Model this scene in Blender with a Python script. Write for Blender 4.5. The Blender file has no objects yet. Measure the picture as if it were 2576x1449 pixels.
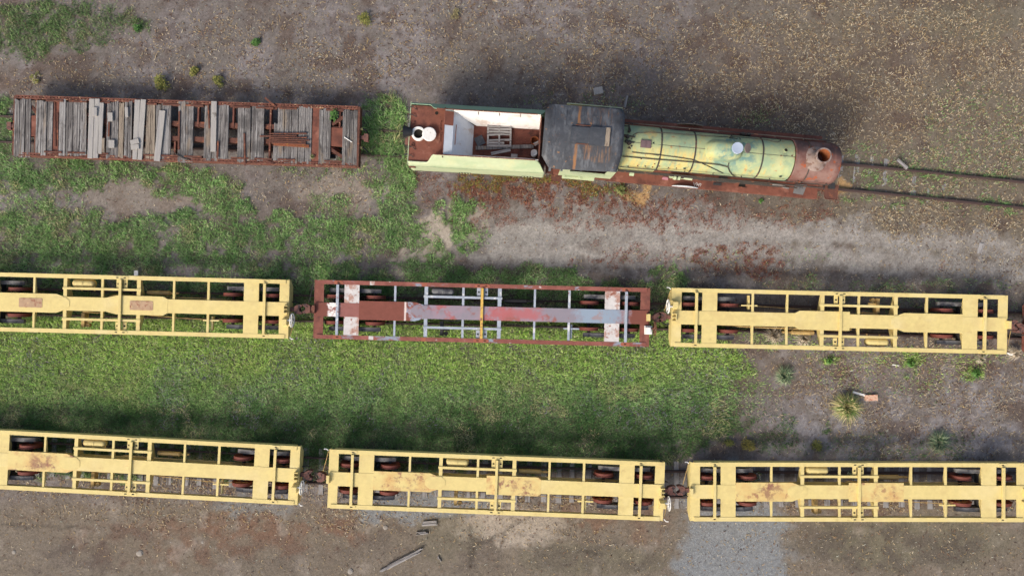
import bpy, math, random
import numpy as np
from mathutils import Vector, Matrix

random.seed(11)
RNG = np.random.default_rng(11)
SC = bpy.context.scene
COL = SC.collection
R = math.radians
CAM_H = 30.0
FPX = 1700.0            # focal length in survey pixels (frame 2576 x 1449)


def site(px, py, z=0.0):
    """survey pixel + true height above the ground -> world x, y"""
    k = (CAM_H - z) / FPX
    return ((px - 1288.0) * k, (724.5 - py) * k)


def crop(ox, oy, sc):
    """a measuring window of the survey: its own pixels -> world x, y at height z"""
    def f(cx, cy, z=0.0):
        return site(ox + cx * sc, oy + cy * sc, z)
    return f


def local(root_xy, ang):
    c, s = math.cos(-R(ang)), math.sin(-R(ang))

    def f(p):
        dx, dy = p[0] - root_xy[0], p[1] - root_xy[1]
        return (dx * c - dy * s, dx * s + dy * c)
    return f


# ---------------------------------------------------------------- materials
def nd(nt, t, **kw):
    n = nt.nodes.new(t)
    for k, v in kw.items():
        setattr(n, k, v)
    return n


def math_node(nt, op, a, b=None, clamp=False):
    n = nd(nt, 'ShaderNodeMath', operation=op, use_clamp=clamp)
    for i, v in enumerate((a, b)):
        if v is None:
            continue
        if isinstance(v, (int, float)):
            n.inputs[i].default_value = v
        else:
            nt.links.new(v, n.inputs[i])
    return n.outputs[0]


def map_range(nt, val, a, b, c=0.0, d=1.0, smooth=True):
    n = nd(nt, 'ShaderNodeMapRange')
    n.interpolation_type = 'SMOOTHSTEP' if smooth else 'LINEAR'
    n.clamp = True
    nt.links.new(val, n.inputs['Value'])
    n.inputs['From Min'].default_value = a
    n.inputs['From Max'].default_value = b
    n.inputs['To Min'].default_value = c
    n.inputs['To Max'].default_value = d
    return n.outputs['Result']


def noise(nt, vec, scale, detail=5.0, rough=0.6, stretch=None, off=0.0):
    if stretch or off:
        mp = nd(nt, 'ShaderNodeMapping')
        nt.links.new(vec, mp.inputs['Vector'])
        mp.inputs['Scale'].default_value = stretch or (1, 1, 1)
        mp.inputs['Location'].default_value = (off, off * 1.7, off * 0.6)
        vec = mp.outputs['Vector']
    n = nd(nt, 'ShaderNodeTexNoise')
    nt.links.new(vec, n.inputs['Vector'])
    n.inputs['Scale'].default_value = scale
    n.inputs['Detail'].default_value = detail
    n.inputs['Roughness'].default_value = rough
    return n.outputs['Fac']


def mixc(nt, fac, a, b, blend='MIX'):
    n = nd(nt, 'ShaderNodeMix', data_type='RGBA', blend_type=blend)
    if isinstance(fac, (int, float)):
        n.inputs[0].default_value = fac
    else:
        nt.links.new(fac, n.inputs[0])
    for i, v in ((6, a), (7, b)):
        if isinstance(v, (tuple, list)):
            n.inputs[i].default_value = (*v[:3], 1)
        else:
            nt.links.new(v, n.inputs[i])
    return n.outputs[2]


def make_mat(name, base, layers=(), rough=0.75, metal=0.0, bump=(25, 0.15), vary=0.18, vscale=5.0, attr=None,
             stretch=None, translucent=0.0, spec=0.3):
    m = bpy.data.materials.new(name)
    m.use_nodes = True
    nt = m.node_tree
    nt.nodes.clear()
    out = nd(nt, 'ShaderNodeOutputMaterial')
    bs = nd(nt, 'ShaderNodeBsdfPrincipled')
    bs.inputs['Roughness'].default_value = rough
    bs.inputs['Metallic'].default_value = metal
    bs.inputs['Specular IOR Level'].default_value = spec
    tc = nd(nt, 'ShaderNodeTexCoord')
    oi = nd(nt, 'ShaderNodeObjectInfo')
    rnd = math_node(nt, 'MULTIPLY', oi.outputs['Random'], 53.0)
    va = nd(nt, 'ShaderNodeVectorMath', operation='ADD')
    nt.links.new(tc.outputs['Object'], va.inputs[0])
    nt.links.new(rnd, va.inputs[1])
    vec = va.outputs[0]
    if attr:
        an = nd(nt, 'ShaderNodeAttribute', attribute_name=attr)
        col = an.outputs['Color']
    else:
        col = base
    if vary:
        f = noise(nt, vec, vscale, 8, 0.65, stretch)
        f = map_range(nt, f, 0.25, 0.75, 1 - vary, 1 + vary, smooth=False)
        if not attr:
            rgb = nd(nt, 'ShaderNodeRGB')
            rgb.outputs[0].default_value = (*base, 1)
            col = rgb.outputs[0]
        vm = nd(nt, 'ShaderNodeVectorMath', operation='SCALE')
        nt.links.new(col, vm.inputs[0])
        nt.links.new(f, vm.inputs['Scale'])
        col = vm.outputs[0]
    for i, L in enumerate(layers):
        v = tc.outputs['Object'] if L.get('fixed') else vec
        f = noise(nt, v, L.get('scale', 3), L.get('detail', 6), L.get('rough', 0.65), L.get('stretch'), 3.1 * (i + 1) + L.get('seed', 0))
        f = map_range(nt, f, L.get('lo', 0.5), L.get('hi', 0.6))
        b = L.get('box')
        if b:
            sep = nd(nt, 'ShaderNodeSeparateXYZ')
            nt.links.new(tc.outputs['Object'], sep.inputs[0])
            wob = noise(nt, tc.outputs['Object'], 4.0, 5, 0.6, None, 7.7 * i + 1)
            wob = map_range(nt, wob, 0.2, 0.8, -L.get('rag', 0.1), L.get('rag', 0.1), smooth=False)
            s = max(0.004, L.get('soft', 0.05))
            for ax, (lo, hi) in ((0, b[0:2]), (1, b[2:4]), (2, b[4:6] if len(b) > 4 else (None, None))):
                if lo is None:
                    continue
                p = math_node(nt, 'ADD', sep.outputs[ax], wob)
                f = math_node(nt, 'MULTIPLY', f, map_range(nt, p, lo - s, lo + s))
                f = math_node(nt, 'MULTIPLY', f, map_range(nt, p, hi - s, hi + s, 1, 0))
        f = math_node(nt, 'MULTIPLY', f, L.get('amt', 1.0), clamp=True)
        col = mixc(nt, f, col, L['col'])
    if isinstance(col, tuple):
        bs.inputs['Base Color'].default_value = (*col, 1)
    else:
        nt.links.new(col, bs.inputs['Base Color'])
    if bump:
        h = noise(nt, vec, bump[0], 4, 0.6, stretch)
        bn = nd(nt, 'ShaderNodeBump')
        bn.inputs['Strength'].default_value = bump[1]
        bn.inputs['Distance'].default_value = 0.02
        nt.links.new(h, bn.inputs['Height'])
        nt.links.new(bn.outputs[0], bs.inputs['Normal'])
    surf = bs.outputs[0]
    if translucent:
        tr = nd(nt, 'ShaderNodeBsdfTranslucent')
        if isinstance(col, tuple):
            tr.inputs[0].default_value = (*col, 1)
        else:
            nt.links.new(col, tr.inputs[0])
        mx = nd(nt, 'ShaderNodeMixShader')
        mx.inputs[0].default_value = translucent
        nt.links.new(surf, mx.inputs[1])
        nt.links.new(tr.outputs[0], mx.inputs[2])
        surf = mx.outputs[0]
    nt.links.new(surf, out.inputs['Surface'])
    return m


RUST = (0.115, 0.05, 0.036)
RUST_D = (0.075, 0.03, 0.022)
RUST_O = (0.36, 0.13, 0.035)
YEL = (0.625, 0.51, 0.21)
M = {}
rust_spots = dict(col=(0.26, 0.12, 0.07), scale=2.2, lo=0.66, hi=0.74, amt=0.8)
fine_spots = dict(col=(0.22, 0.1, 0.05), scale=14, lo=0.70, hi=0.76, amt=0.7)
M['yellow'] = make_mat('yellow_paint', YEL, [
    dict(col=(0.52, 0.40, 0.17), scale=1.3, lo=0.45, hi=0.72, amt=0.6),
    dict(col=(0.67, 0.57, 0.30), scale=0.7, lo=0.5, hi=0.7, amt=0.5),
    dict(col=(0.42, 0.24, 0.11), scale=1.6, lo=0.64, hi=0.74, amt=0.55),
    dict(col=(0.40, 0.27, 0.11), scale=4, lo=0.58, hi=0.72, amt=0.45), fine_spots], rough=0.7, vary=0.1)
M['yellow_sill'] = make_mat('yellow_sill_paint', YEL, [
    dict(col=(0.67, 0.56, 0.28), scale=0.5, lo=0.45, hi=0.7, amt=0.6),
    dict(col=(0.53, 0.40, 0.17), scale=1.2, lo=0.48, hi=0.72, amt=0.6),
    dict(col=(0.45, 0.27, 0.11), scale=3, lo=0.58, hi=0.75, amt=0.4, stretch=(0.4, 2, 1)),
    dict(col=(0.33, 0.15, 0.08), scale=2.6, lo=0.68, hi=0.74, amt=0.6), fine_spots], rough=0.7, vary=0.1)
M['yellow_rusty'] = make_mat('yellow_rust_stained_paint', YEL, [
    dict(col=(0.60, 0.41, 0.16), scale=1.4, lo=0.42, hi=0.66, amt=0.8),
    dict(col=(0.42, 0.2, 0.09), scale=1.7, lo=0.51, hi=0.68, amt=0.65),
    dict(col=(0.20, 0.07, 0.065), scale=2.3, lo=0.555, hi=0.65, amt=0.8),
    dict(col=(0.50, 0.27, 0.10), scale=2.0, lo=0.40, hi=0.6, box=(-4.9, -3.0, -.36, .36), soft=.3, rag=.3, amt=.4),
    dict(col=(0.17, 0.06, 0.062), scale=3.0, lo=0.46, hi=0.58, box=(-4.3, -3.3, -.3, .3), soft=.2, rag=.25, amt=.65),
    dict(col=(0.50, 0.27, 0.10), scale=2.0, lo=0.40, hi=0.6, box=(.5, 1.8, -.36, .36), soft=.3, rag=.3, amt=.3),
    dict(col=(0.19, 0.065, 0.062), scale=3.4, lo=0.48, hi=0.6, box=(.7, 1.5, -.3, .3), soft=.2, rag=.25, amt=.55)], rough=0.7, vary=0.08)
M['worn_cover'] = make_mat('worn_cover_plate', (0.40, 0.27, 0.17), [
    dict(col=(0.28, 0.13, 0.08), scale=5, lo=0.52, hi=0.62),
    dict(col=(0.58, 0.42, 0.2), scale=8, lo=0.6, hi=0.66)], rough=0.8)
M['yellow_dirty'] = make_mat('grimy_yellow_paint', (0.45, 0.31, 0.12), [
    dict(col=(0.16, 0.1, 0.05), scale=3, lo=0.45, hi=0.7, amt=0.8)], rough=0.8)
M['red'] = make_mat('red_oxide_paint', (0.21, 0.072, 0.055), [
    dict(col=(0.27, 0.1, 0.08), scale=1.1, lo=0.45, hi=0.65),
    dict(col=(0.24, 0.3, 0.37), scale=1.6, lo=0.55, hi=0.63, amt=0.85, stretch=(0.6, 1, 1)),
    dict(col=(0.60, 0.55, 0.53), scale=2.4, lo=0.64, hi=0.69, amt=0.85),
    dict(col=(0.10, 0.04, 0.03), scale=6, lo=0.58, hi=0.68, amt=.7)], rough=0.8, vary=0.25)
M['red_plain'] = make_mat('rusty_red_plate', (0.18, 0.065, 0.048), [
    dict(col=(0.09, 0.035, 0.03), scale=2.2, lo=0.5, hi=0.66, amt=.8),
    dict(col=(0.25, 0.1, 0.07), scale=3, lo=0.45, hi=0.7),
    dict(col=(0.38, 0.22, 0.17), scale=9, lo=0.66, hi=0.72)], rough=0.85, vary=0.2)
M['red_sill'] = make_mat('patched_centre_sill_paint', (0.25, 0.1, 0.085), [
    dict(fixed=1, col=(0.36, 0.11, 0.11), scale=1.0, lo=0.38, hi=0.55, box=(-2.2, 2.7, -1, 1), soft=0.3, rag=.3),
    dict(fixed=1, col=(0.22, 0.28, 0.35), scale=1.2, lo=0.40, hi=0.50, box=(-3.3, 6.3, -1, 1), soft=.3, rag=.4, amt=.6),
    dict(fixed=1, col=(0.38, 0.115, 0.12), scale=0.8, lo=0.36, hi=0.5, box=(0.35, 2.5, -0.2, 0.24), soft=0.15, rag=.2, amt=.85),
    dict(fixed=1, col=(0.24, 0.31, 0.39), scale=1, lo=0.2, hi=0.3, box=(4.1, 6.0, -1, 1), soft=0.3, rag=.4, amt=.9),
    dict(fixed=1, col=(0.30, 0.2, 0.19), scale=1.8, lo=0.52, hi=0.6, box=(4.4, 6.2, -1, 1), amt=.7),
    dict(fixed=1, col=(0.72, 0.68, 0.65), scale=4, lo=0.42, hi=0.5, box=(-6.62, -6.1, -1, 1), rag=.12),
    dict(fixed=1, col=(0.17, 0.057, 0.04), scale=1, lo=0.1, hi=0.2, box=(6.4, 8, -1, 1)),
    dict(fixed=1, col=(0.17, 0.057, 0.04), scale=1, lo=0.1, hi=0.2, box=(-8, -6.6, -1, 1))], rough=0.75, vary=0.15)
M['red_wide'] = make_mat('rusted_wide_plate', (0.185, 0.062, 0.045), [
    dict(fixed=1, col=(0.27, 0.32, 0.40), scale=2, lo=0.42, hi=0.5, box=(-3.1, -2.0, -1, 1), rag=.3),
    dict(fixed=1, col=(0.30, 0.13, 0.11), scale=2.5, lo=0.5, hi=0.6, box=(-3.1, -2.0, -1, 1), rag=.2),
    dict(fixed=1, col=(0.66, 0.56, 0.52), scale=2, lo=0.2, hi=0.3, box=(-3.32, -3.24, -1, 1), soft=.03, rag=.04)], rough=0.85, vary=0.16)
M['red_bolster'] = make_mat('peeling_white_bolster_paint', (0.54, 0.515, 0.50), [
    dict(col=(0.36, 0.19, 0.14), scale=1.7, lo=0.50, hi=0.58, amt=0.85),
    dict(col=(0.25, 0.1, 0.07), scale=5, lo=0.58, hi=0.64)], rough=0.8)
M['grey_blue'] = make_mat('blue_grey_paint', (0.32, 0.36, 0.42), [
    dict(col=(0.24, 0.1, 0.08), scale=4, lo=0.60, hi=0.66),
    dict(col=(0.6, 0.6, 0.6), scale=3, lo=0.55, hi=0.65)], rough=0.7)
M['yellow_red'] = make_mat('yellow_bar_with_red_chips', (0.58, 0.38, 0.09), [
    dict(col=(0.22, 0.08, 0.07), scale=7, lo=0.55, hi=0.6)], rough=0.7)
M['orange_red'] = make_mat('orange_red_fitting', (0.30, 0.10, 0.06), rough=0.8)
M['dark'] = make_mat('grimy_black_steel', (0.035, 0.034, 0.035), rough=0.7)
M['frame_grey'] = make_mat('bogie_frame_grey', (0.16, 0.16, 0.16), [dict(col=(0.07, 0.07, 0.08), scale=3, lo=0.5, hi=0.6)], rough=0.7)
M['slot'] = make_mat('slot_black', (0.015, 0.012, 0.01), rough=0.9, bump=None)
M['wheel'] = make_mat('rusty_wheel_steel', (0.145, 0.04, 0.028), rough=0.7)
M['rust'] = make_mat('rusted_steel', RUST, [
    dict(col=RUST_D, scale=3, lo=0.5, hi=0.65, amt=0.8), dict(col=(0.27, 0.1, 0.05), scale=5, lo=0.55, hi=0.65, amt=.8)], rough=0.9, vary=0.2)
M['rust_yellow'] = make_mat('rust_with_old_cream_paint', (0.15, 0.06, 0.042), [
    dict(col=RUST_D, scale=4, lo=0.5, hi=0.6, amt=0.7),
    dict(col=(0.45, 0.3, 0.17), scale=9, lo=0.60, hi=0.64, amt=0.9)], rough=0.9, vary=0.2)
M['rust_orange'] = make_mat('orange_rusted_bar', (0.21, 0.072, 0.035), [
    dict(col=(0.55, 0.28, 0.04), scale=6, lo=0.60, hi=0.66)], rough=0.9)
M['rail'] = make_mat('rail_rust', (0.062, 0.04, 0.036), rough=0.7)
M['coupler'] = make_mat('rusty_coupler', (0.16, 0.075, 0.06), [dict(col=(0.06, 0.04, 0.04), scale=6, lo=0.5, hi=0.6)], rough=0.8)
M['timber'] = make_mat('weathered_deck_timber', (0.20, 0.188, 0.18), [
    dict(col=(0.10, 0.092, 0.088), scale=2.6, lo=0.48, hi=0.6, detail=2, stretch=(1, 0.03, 0.03), amt=.75),
    dict(col=(0.33, 0.32, 0.31), scale=3.1, lo=0.54, hi=0.62, detail=2, stretch=(1, 0.03, 0.03), amt=.7),
    dict(col=(0.055, 0.05, 0.05), scale=2.0, lo=0.52, hi=0.62, stretch=(9, 0.7, 1), amt=0.9),
    dict(col=(0.37, 0.355, 0.335), scale=2.2, lo=0.56, hi=0.68, stretch=(7, 0.6, 1), amt=0.8),
    dict(col=(0.075, 0.07, 0.068), scale=1.1, lo=0.5, hi=0.66, amt=0.8),
    dict(col=(0.26, 0.2, 0.14), scale=0.7, lo=0.58, hi=0.68, stretch=(3, 0.5, 1), amt=.6)], rough=0.95, vary=0.3, stretch=(10, 0.8, 1), bump=(3, 0.5))
M['timber_tan'] = make_mat('tan_deck_timber', (0.27, 0.225, 0.175), [
    dict(col=(0.12, 0.09, 0.07), scale=2.0, lo=0.52, hi=0.62, stretch=(9, 0.7, 1), amt=0.9)], rough=0.95, vary=0.3, stretch=(10, 0.8, 1), bump=(3, 0.5))
M['board'] = make_mat('sawn_grey_board', (0.33, 0.315, 0.295), [
    dict(col=(0.27, 0.26, 0.26), scale=1.5, lo=0.5, hi=0.65, stretch=(8, 0.5, 1)),
    dict(col=(0.06, 0.05, 0.04), scale=1.3, lo=0.66, hi=0.74, amt=.8)], rough=0.9, vary=0.15, stretch=(6, 0.6, 1), bump=(3, 0.3))
M['silver_timber'] = make_mat('silvered_split_timber', (0.31, 0.295, 0.285), [
    dict(col=(0.10, 0.09, 0.09), scale=2.2, lo=0.52, hi=0.6, stretch=(0.6, 9, 3))], rough=0.95, vary=0.2, stretch=(0.6, 8, 2))
M['sleeper'] = make_mat('grey_sleeper_timber', (0.25, 0.245, 0.25), [
    dict(col=(0.12, 0.1, 0.09), scale=2.2, lo=0.5, hi=0.62, stretch=(7, 0.6, 1))], rough=0.95, vary=0.25)
M['green'] = make_mat('faded_pale_green_paint', (0.36, 0.41, 0.215), [
    dict(col=(0.21, 0.31, 0.215), scale=1.1, lo=0.44, hi=0.62, amt=0.75),
    dict(fixed=1, col=(0.56, 0.43, 0.14), scale=2.0, lo=0.42, hi=0.62, box=(-3.1, .6, -.95, -.12), soft=.15, amt=.7, stretch=(2.5, .5, .5)),
    dict(col=(0.47, 0.46, 0.24), scale=1.3, lo=0.5, hi=0.7, amt=0.7),
    dict(col=(0.52, 0.37, 0.12), scale=1.9, lo=0.56, hi=0.68, amt=0.6, stretch=(1.6, 0.7, 0.7)),
    dict(col=(0.34, 0.15, 0.06), scale=5, lo=0.60, hi=0.70, amt=0.75),
    dict(col=(0.13, 0.17, 0.12), scale=3, lo=0.58, hi=0.70, amt=0.6),
    dict(col=(0.09, 0.20, 0.20), scale=2.2, lo=0.47, hi=0.55, box=(0.7, 2.3, -0.5, 0.7), amt=0.8, soft=.25, rag=.3, fixed=1)], rough=0.55, vary=0.1)
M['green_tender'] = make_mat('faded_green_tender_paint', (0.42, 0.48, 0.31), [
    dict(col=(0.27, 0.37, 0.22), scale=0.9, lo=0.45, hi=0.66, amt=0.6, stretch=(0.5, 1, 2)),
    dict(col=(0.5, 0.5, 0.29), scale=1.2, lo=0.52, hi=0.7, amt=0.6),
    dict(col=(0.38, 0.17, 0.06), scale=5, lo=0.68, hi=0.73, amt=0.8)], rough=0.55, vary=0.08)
M['green_north_shade'] = make_mat('shade_toned_green_tender_paint', (.24, .36, .24), [dict(col=(.17, .28, .18), scale=1.2, lo=.45, hi=.65, amt=.7, stretch=(.5, 1, 2)), dict(col=(.36, .17, .07), scale=5, lo=.68, hi=.73, amt=.8)], rough=.55, vary=.1)  # darker copy of the tender green; north side's shade put into the colour
M['green_dark'] = make_mat('dark_green_rivet_paint', (0.13, 0.24, 0.15), rough=0.5, vary=0.12)  # dark green of the tender's rivet rows
M['rust_deck'] = make_mat('rusted_tank_deck', (0.18, 0.066, 0.044), [
    dict(col=(0.09, 0.035, 0.026), scale=1.6, lo=0.48, hi=0.66, amt=.85),
    dict(col=(0.27, 0.12, 0.085), scale=1.8, lo=0.55, hi=0.68, amt=.8)], rough=0.85, vary=0.18)
M['smokebox'] = make_mat('rusted_smokebox', (0.15, 0.072, 0.06), [
    dict(fixed=1, col=(0.26, 0.18, 0.16), scale=1.2, lo=.35, hi=.6, box=(4.4, 5.5, -.8, -.25), soft=.2, amt=.6),
    dict(fixed=1, col=(0.055, 0.04, 0.04), scale=1.5, lo=.3, hi=.55, box=(4.0, 5.8, .25, .95), soft=.15, amt=.75),
    dict(col=(0.22, 0.135, 0.115), scale=1.5, lo=0.45, hi=0.62, amt=.8),
    dict(col=(0.28, 0.075, 0.03), scale=2.6, lo=0.58, hi=0.63),
    dict(col=(0.09, 0.05, 0.045), scale=3.3, lo=0.60, hi=0.7, amt=.7)], rough=0.75, vary=0.18)
M['roof'] = make_mat('dark_cab_roof_paint', (0.055, 0.06, 0.07), [
    dict(col=(0.125, 0.135, 0.15), scale=2.2, lo=0.46, hi=0.64, stretch=(1.5, 0.6, 1), amt=.75),
    dict(col=(0.16, 0.11, 0.08), scale=3.2, lo=0.60, hi=0.70, amt=.6),
    dict(col=(0.03, 0.03, 0.034), scale=1.3, lo=0.52, hi=0.68, amt=.7),
    dict(col=(0.25, 0.12, 0.05), scale=5, lo=0.30, hi=0.55, box=(-0.30, -0.20, 0.38, 1.30), soft=.03, rag=.02, fixed=1, stretch=(3, .4, 1)),
    dict(col=(0.25, 0.12, 0.05), scale=5, lo=0.33, hi=0.58, box=(-0.34, -0.23, -1.35, -0.35), soft=.03, rag=.03, fixed=1, stretch=(3, .4, 1)),
    dict(col=(0.30, 0.14, 0.05), scale=4, lo=0.40, hi=0.6, box=(0.04, 0.30, -0.95, -0.35), soft=.07, rag=.06, fixed=1, amt=.5, stretch=(4, .4, 1)),
    dict(col=(0.26, 0.13, 0.06), scale=4, lo=0.48, hi=0.62, box=(0.05, 1.05, 0.38, 1.1), soft=.08, fixed=1, amt=.3, stretch=(5, .35, 1)),
    dict(col=(0.24, 0.13, 0.06), scale=4, lo=0.48, hi=0.62, box=(0.4, 1.05, -1.0, -0.4), soft=.08, fixed=1, amt=.55, stretch=(5, .35, 1)),
    dict(col=(0.3, 0.15, 0.06), scale=6, lo=0.62, hi=0.70, amt=.75)], rough=0.6, vary=0.25)
M['roof_plate'] = make_mat('dark_roof_plate', (0.05, 0.056, 0.066), [dict(col=(0.1, 0.1, 0.11), scale=3, lo=0.5, hi=0.7, amt=.6)], rough=0.55, vary=0.2)
M['white'] = make_mat('chipped_white_lining', (0.78, 0.76, 0.73), [
    dict(col=(0.42, 0.3, 0.22), scale=1.6, lo=0.53, hi=0.70, amt=.6),
    dict(col=(0.2, 0.09, 0.06), scale=4.0, lo=0.66, hi=0.70, amt=.9)], rough=0.7, vary=0.06)
M['white_slope'] = make_mat('stained_shade_tinted_white_sheet', (0.58, 0.62, 0.66), [  # bluish base paints in the slope sheet's shade; the layers are stains
    dict(col=(0.35, 0.26, 0.2), scale=1.5, lo=0.55, hi=0.7, stretch=(0.7, 1.5, 1), amt=.65),
    dict(col=(0.14, 0.08, 0.06), scale=5.0, lo=0.67, hi=0.71, amt=.9)], rough=0.7, vary=0.08)
M['white_clean'] = make_mat('white_enamel', (0.74, 0.73, 0.70), [dict(col=(.42, .33, .25), scale=9, lo=.6, hi=.7, amt=.7)], rough=0.5, vary=0.1, vscale=9, bump=None)
M['dish'] = make_mat('pale_blue_dish', (0.36, 0.42, 0.52), rough=0.35, vary=0.05, bump=None)
M['lid_brown'] = make_mat('brown_dome_lid', (0.20, 0.15, 0.13), rough=0.7)
M['black'] = make_mat('black_enamel', (0.02, 0.021, 0.024), rough=0.4, vary=0.2)
M['pipe'] = make_mat('dark_pipe', (0.05, 0.045, 0.04), [dict(col=(0.16, 0.08, 0.05), scale=4, lo=0.55, hi=0.65)], rough=0.7)
M['chimney_grey'] = make_mat('grey_brown_chimney', (.24, .185, .165), [dict(col=(.14, .08, .06), scale=6, lo=.5, hi=.62)], rough=.8)
M['chim_in'] = make_mat('chimney_lining_rust', (0.22, 0.07, 0.025), rough=0.9)
M['floor_rust'] = make_mat('bunker_floor_rust', (0.12, 0.042, 0.03), [
    dict(col=(0.05, 0.022, 0.018), scale=2.5, lo=0.48, hi=0.62, amt=.8),
    dict(col=(0.36, 0.31, 0.26), scale=22, lo=0.64, hi=0.68, amt=.8)], rough=0.95, vary=0.25)
M['pink'] = make_mat('faded_pink_cloth', (0.45, 0.2, 0.24), rough=0.9)
M['purple_grey'] = make_mat('purple_brown_plate', (0.15, 0.10, 0.105), rough=0.8, vary=.2)
M['brick_orange'] = make_mat('pale_orange_block', (0.58, 0.38, 0.27), [dict(col=(0.4, 0.14, 0.08), scale=9, lo=0.55, hi=0.62)], rough=0.9)
M['stone'] = make_mat('pale_stone', (0.27, 0.245, 0.215), rough=0.95)
M['foliage'] = make_mat('foliage', (0.1, 0.1, 0.1), attr='tint', rough=0.7, vary=0.0, bump=None, translucent=0.25)
M['litter'] = make_mat('dry_litter', (0.4, 0.3, 0.2), attr='tint', rough=0.85, vary=0.0, bump=None)


# ---------------------------------------------------------------- mesh builder
class MB:
    def __init__(self):
        self.v, self.f = [], []

    def add(self, vs, fs):
        o = len(self.v)
        self.v += [tuple(p) for p in vs]
        self.f += [tuple(i + o for i in f) for f in fs]
        return self

    def box(self, x0, x1, y0, y1, z0, z1):
        return self.prism([(x0, y0), (x1, y0), (x1, y1), (x0, y1)], z0, z1)

    def prism(self, poly, z0, z1):
        n = len(poly)
        vs = [(x, y, z0) for x, y in poly] + [(x, y, z1) for x, y in poly]
        fs = [tuple(range(n - 1, -1, -1)), tuple(range(n, 2 * n))]
        fs += [(i, (i + 1) % n, n + (i + 1) % n, n + i) for i in range(n)]
        return self.add(vs, fs)

    def xprism(self, poly, x0, x1):
        n = len(poly)
        vs = [(x0, a, b) for a, b in poly] + [(x1, a, b) for a, b in poly]
        fs = [tuple(range(n - 1, -1, -1)), tuple(range(n, 2 * n))]
        fs += [(i, (i + 1) % n, n + (i + 1) % n, n + i) for i in range(n)]
        return self.add(vs, fs)

    def yprism(self, poly, y0, y1):
        n = len(poly)
        vs = [(a, y0, b) for a, b in poly] + [(a, y1, b) for a, b in poly]
        fs = [tuple(range(n)), tuple(range(2 * n - 1, n - 1, -1))]
        fs += [(i, n + i, n + (i + 1) % n, (i + 1) % n) for i in range(n)]
        return self.add(vs, fs)

    def obox(self, c, size, rz=0.0, ry=0.0, rx=0.0):
        m = Matrix.Translation(c) @ Matrix.Rotation(rz, 4, 'Z') @ Matrix.Rotation(ry, 4, 'Y') @ Matrix.Rotation(rx, 4, 'X')
        a, b, d = size[0] / 2, size[1] / 2, size[2] / 2
        vs = [m @ Vector(p) for p in ((-a, -b, -d), (a, -b, -d), (a, b, -d), (-a, b, -d), (-a, -b, d), (a, -b, d), (a, b, d), (-a, b, d))]
        return self.add(vs, [(3, 2, 1, 0), (4, 5, 6, 7), (0, 1, 5, 4), (1, 2, 6, 5), (2, 3, 7, 6), (3, 0, 4, 7)])

    def bar(self, p0, p1, w, h):
        """a bar of w x h section from p0 to p1"""
        p0, p1 = Vector(p0), Vector(p1)
        d = (p1 - p0).normalized()
        s = d.cross(Vector((0, 0, 1)))
        s = Vector((1, 0, 0)) if s.length < 1e-4 else s.normalized()
        u = s.cross(d)
        vs = []
        for p in (p0, p1):
            for a, b in ((-1, -1), (1, -1), (1, 1), (-1, 1)):
                vs.append(p + s * a * w / 2 + u * b * h / 2)
        return self.add(vs, [(0, 1, 2, 3), (7, 6, 5, 4), (0, 4, 5, 1), (1, 5, 6, 2), (2, 6, 7, 3), (3, 7, 4, 0)])

    def tube(self, pts, r, n=6, caps=True):
        pts = [Vector(p) for p in pts]
        rs = r if isinstance(r, (list, tuple)) else [r] * len(pts)
        vs, fs = [], []
        for i, p in enumerate(pts):
            d = (pts[min(i + 1, len(pts) - 1)] - pts[max(i - 1, 0)]).normalized()
            s = d.cross(Vector((0, 0, 1)))
            if s.length < 1e-3:
                s = d.cross(Vector((0, 1, 0)))
            s.normalize()
            u = s.cross(d)
            for k in range(n):
                a = 2 * math.pi * k / n
                vs.append(p + (s * math.cos(a) + u * math.sin(a)) * rs[i])
        for i in range(len(pts) - 1):
            for k in range(n):
                a, b = i * n + k, i * n + (k + 1) % n
                fs.append((a, b, b + n, a + n))
        if caps:
            fs.append(tuple(range(n - 1, -1, -1)))
            fs.append(tuple(range((len(pts) - 1) * n, len(pts) * n)))
        return self.add(vs, fs)

    def lathe(self, prof, o=(0, 0, 0), axis='Z', n=32, a0=0.0, a1=2 * math.pi):
        full = abs(a1 - a0 - 2 * math.pi) < 1e-6
        cols = n if full else n + 1
        vs, fs = [], []
        for r, h in prof:
            for k in range(cols):
                a = a0 + (a1 - a0) * k / n
                c, s = r * math.cos(a), r * math.sin(a)
                p = (c, s, h) if axis == 'Z' else ((h, c, s) if axis == 'X' else (s, h, c))
                vs.append((p[0] + o[0], p[1] + o[1], p[2] + o[2]))
        for i in range(len(prof) - 1):
            for k in range(n):
                a, b = i * cols + k, i * cols + (k + 1) % cols
                fs.append((a, b, b + cols, a + cols))
        return self.add(vs, fs)

    def grid(self, rows):
        n = len(rows[0])
        vs = [p for r in rows for p in r]
        fs = [(i * n + k, i * n + k + 1, (i + 1) * n + k + 1, (i + 1) * n + k) for i in range(len(rows) - 1) for k in range(n - 1)]
        return self.add(vs, fs)

    def build(self, name, mat, parent=None, smooth=False, solid=0.0):
        me = bpy.data.meshes.new(name)
        me.from_pydata(self.v, [], self.f)
        me.update()
        if smooth:
            me.polygons.foreach_set('use_smooth', [True] * len(me.polygons))
            me.set_sharp_from_angle(angle=R(38))
        me.materials.append(M[mat] if isinstance(mat, str) else mat)
        o = bpy.data.objects.new(name, me)
        COL.objects.link(o)
        if parent is not None:
            o.parent = parent
        if solid:
            md = o.modifiers.new('thickness', 'SOLIDIFY')
            md.thickness = solid
            md.offset = 0
        return o


def tag(o, label=None, cat=None, group=None, kind=None):
    for k, v in (('label', label), ('category', cat), ('group', group), ('kind', kind)):
        if v:
            o[k] = v
    return o


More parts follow.
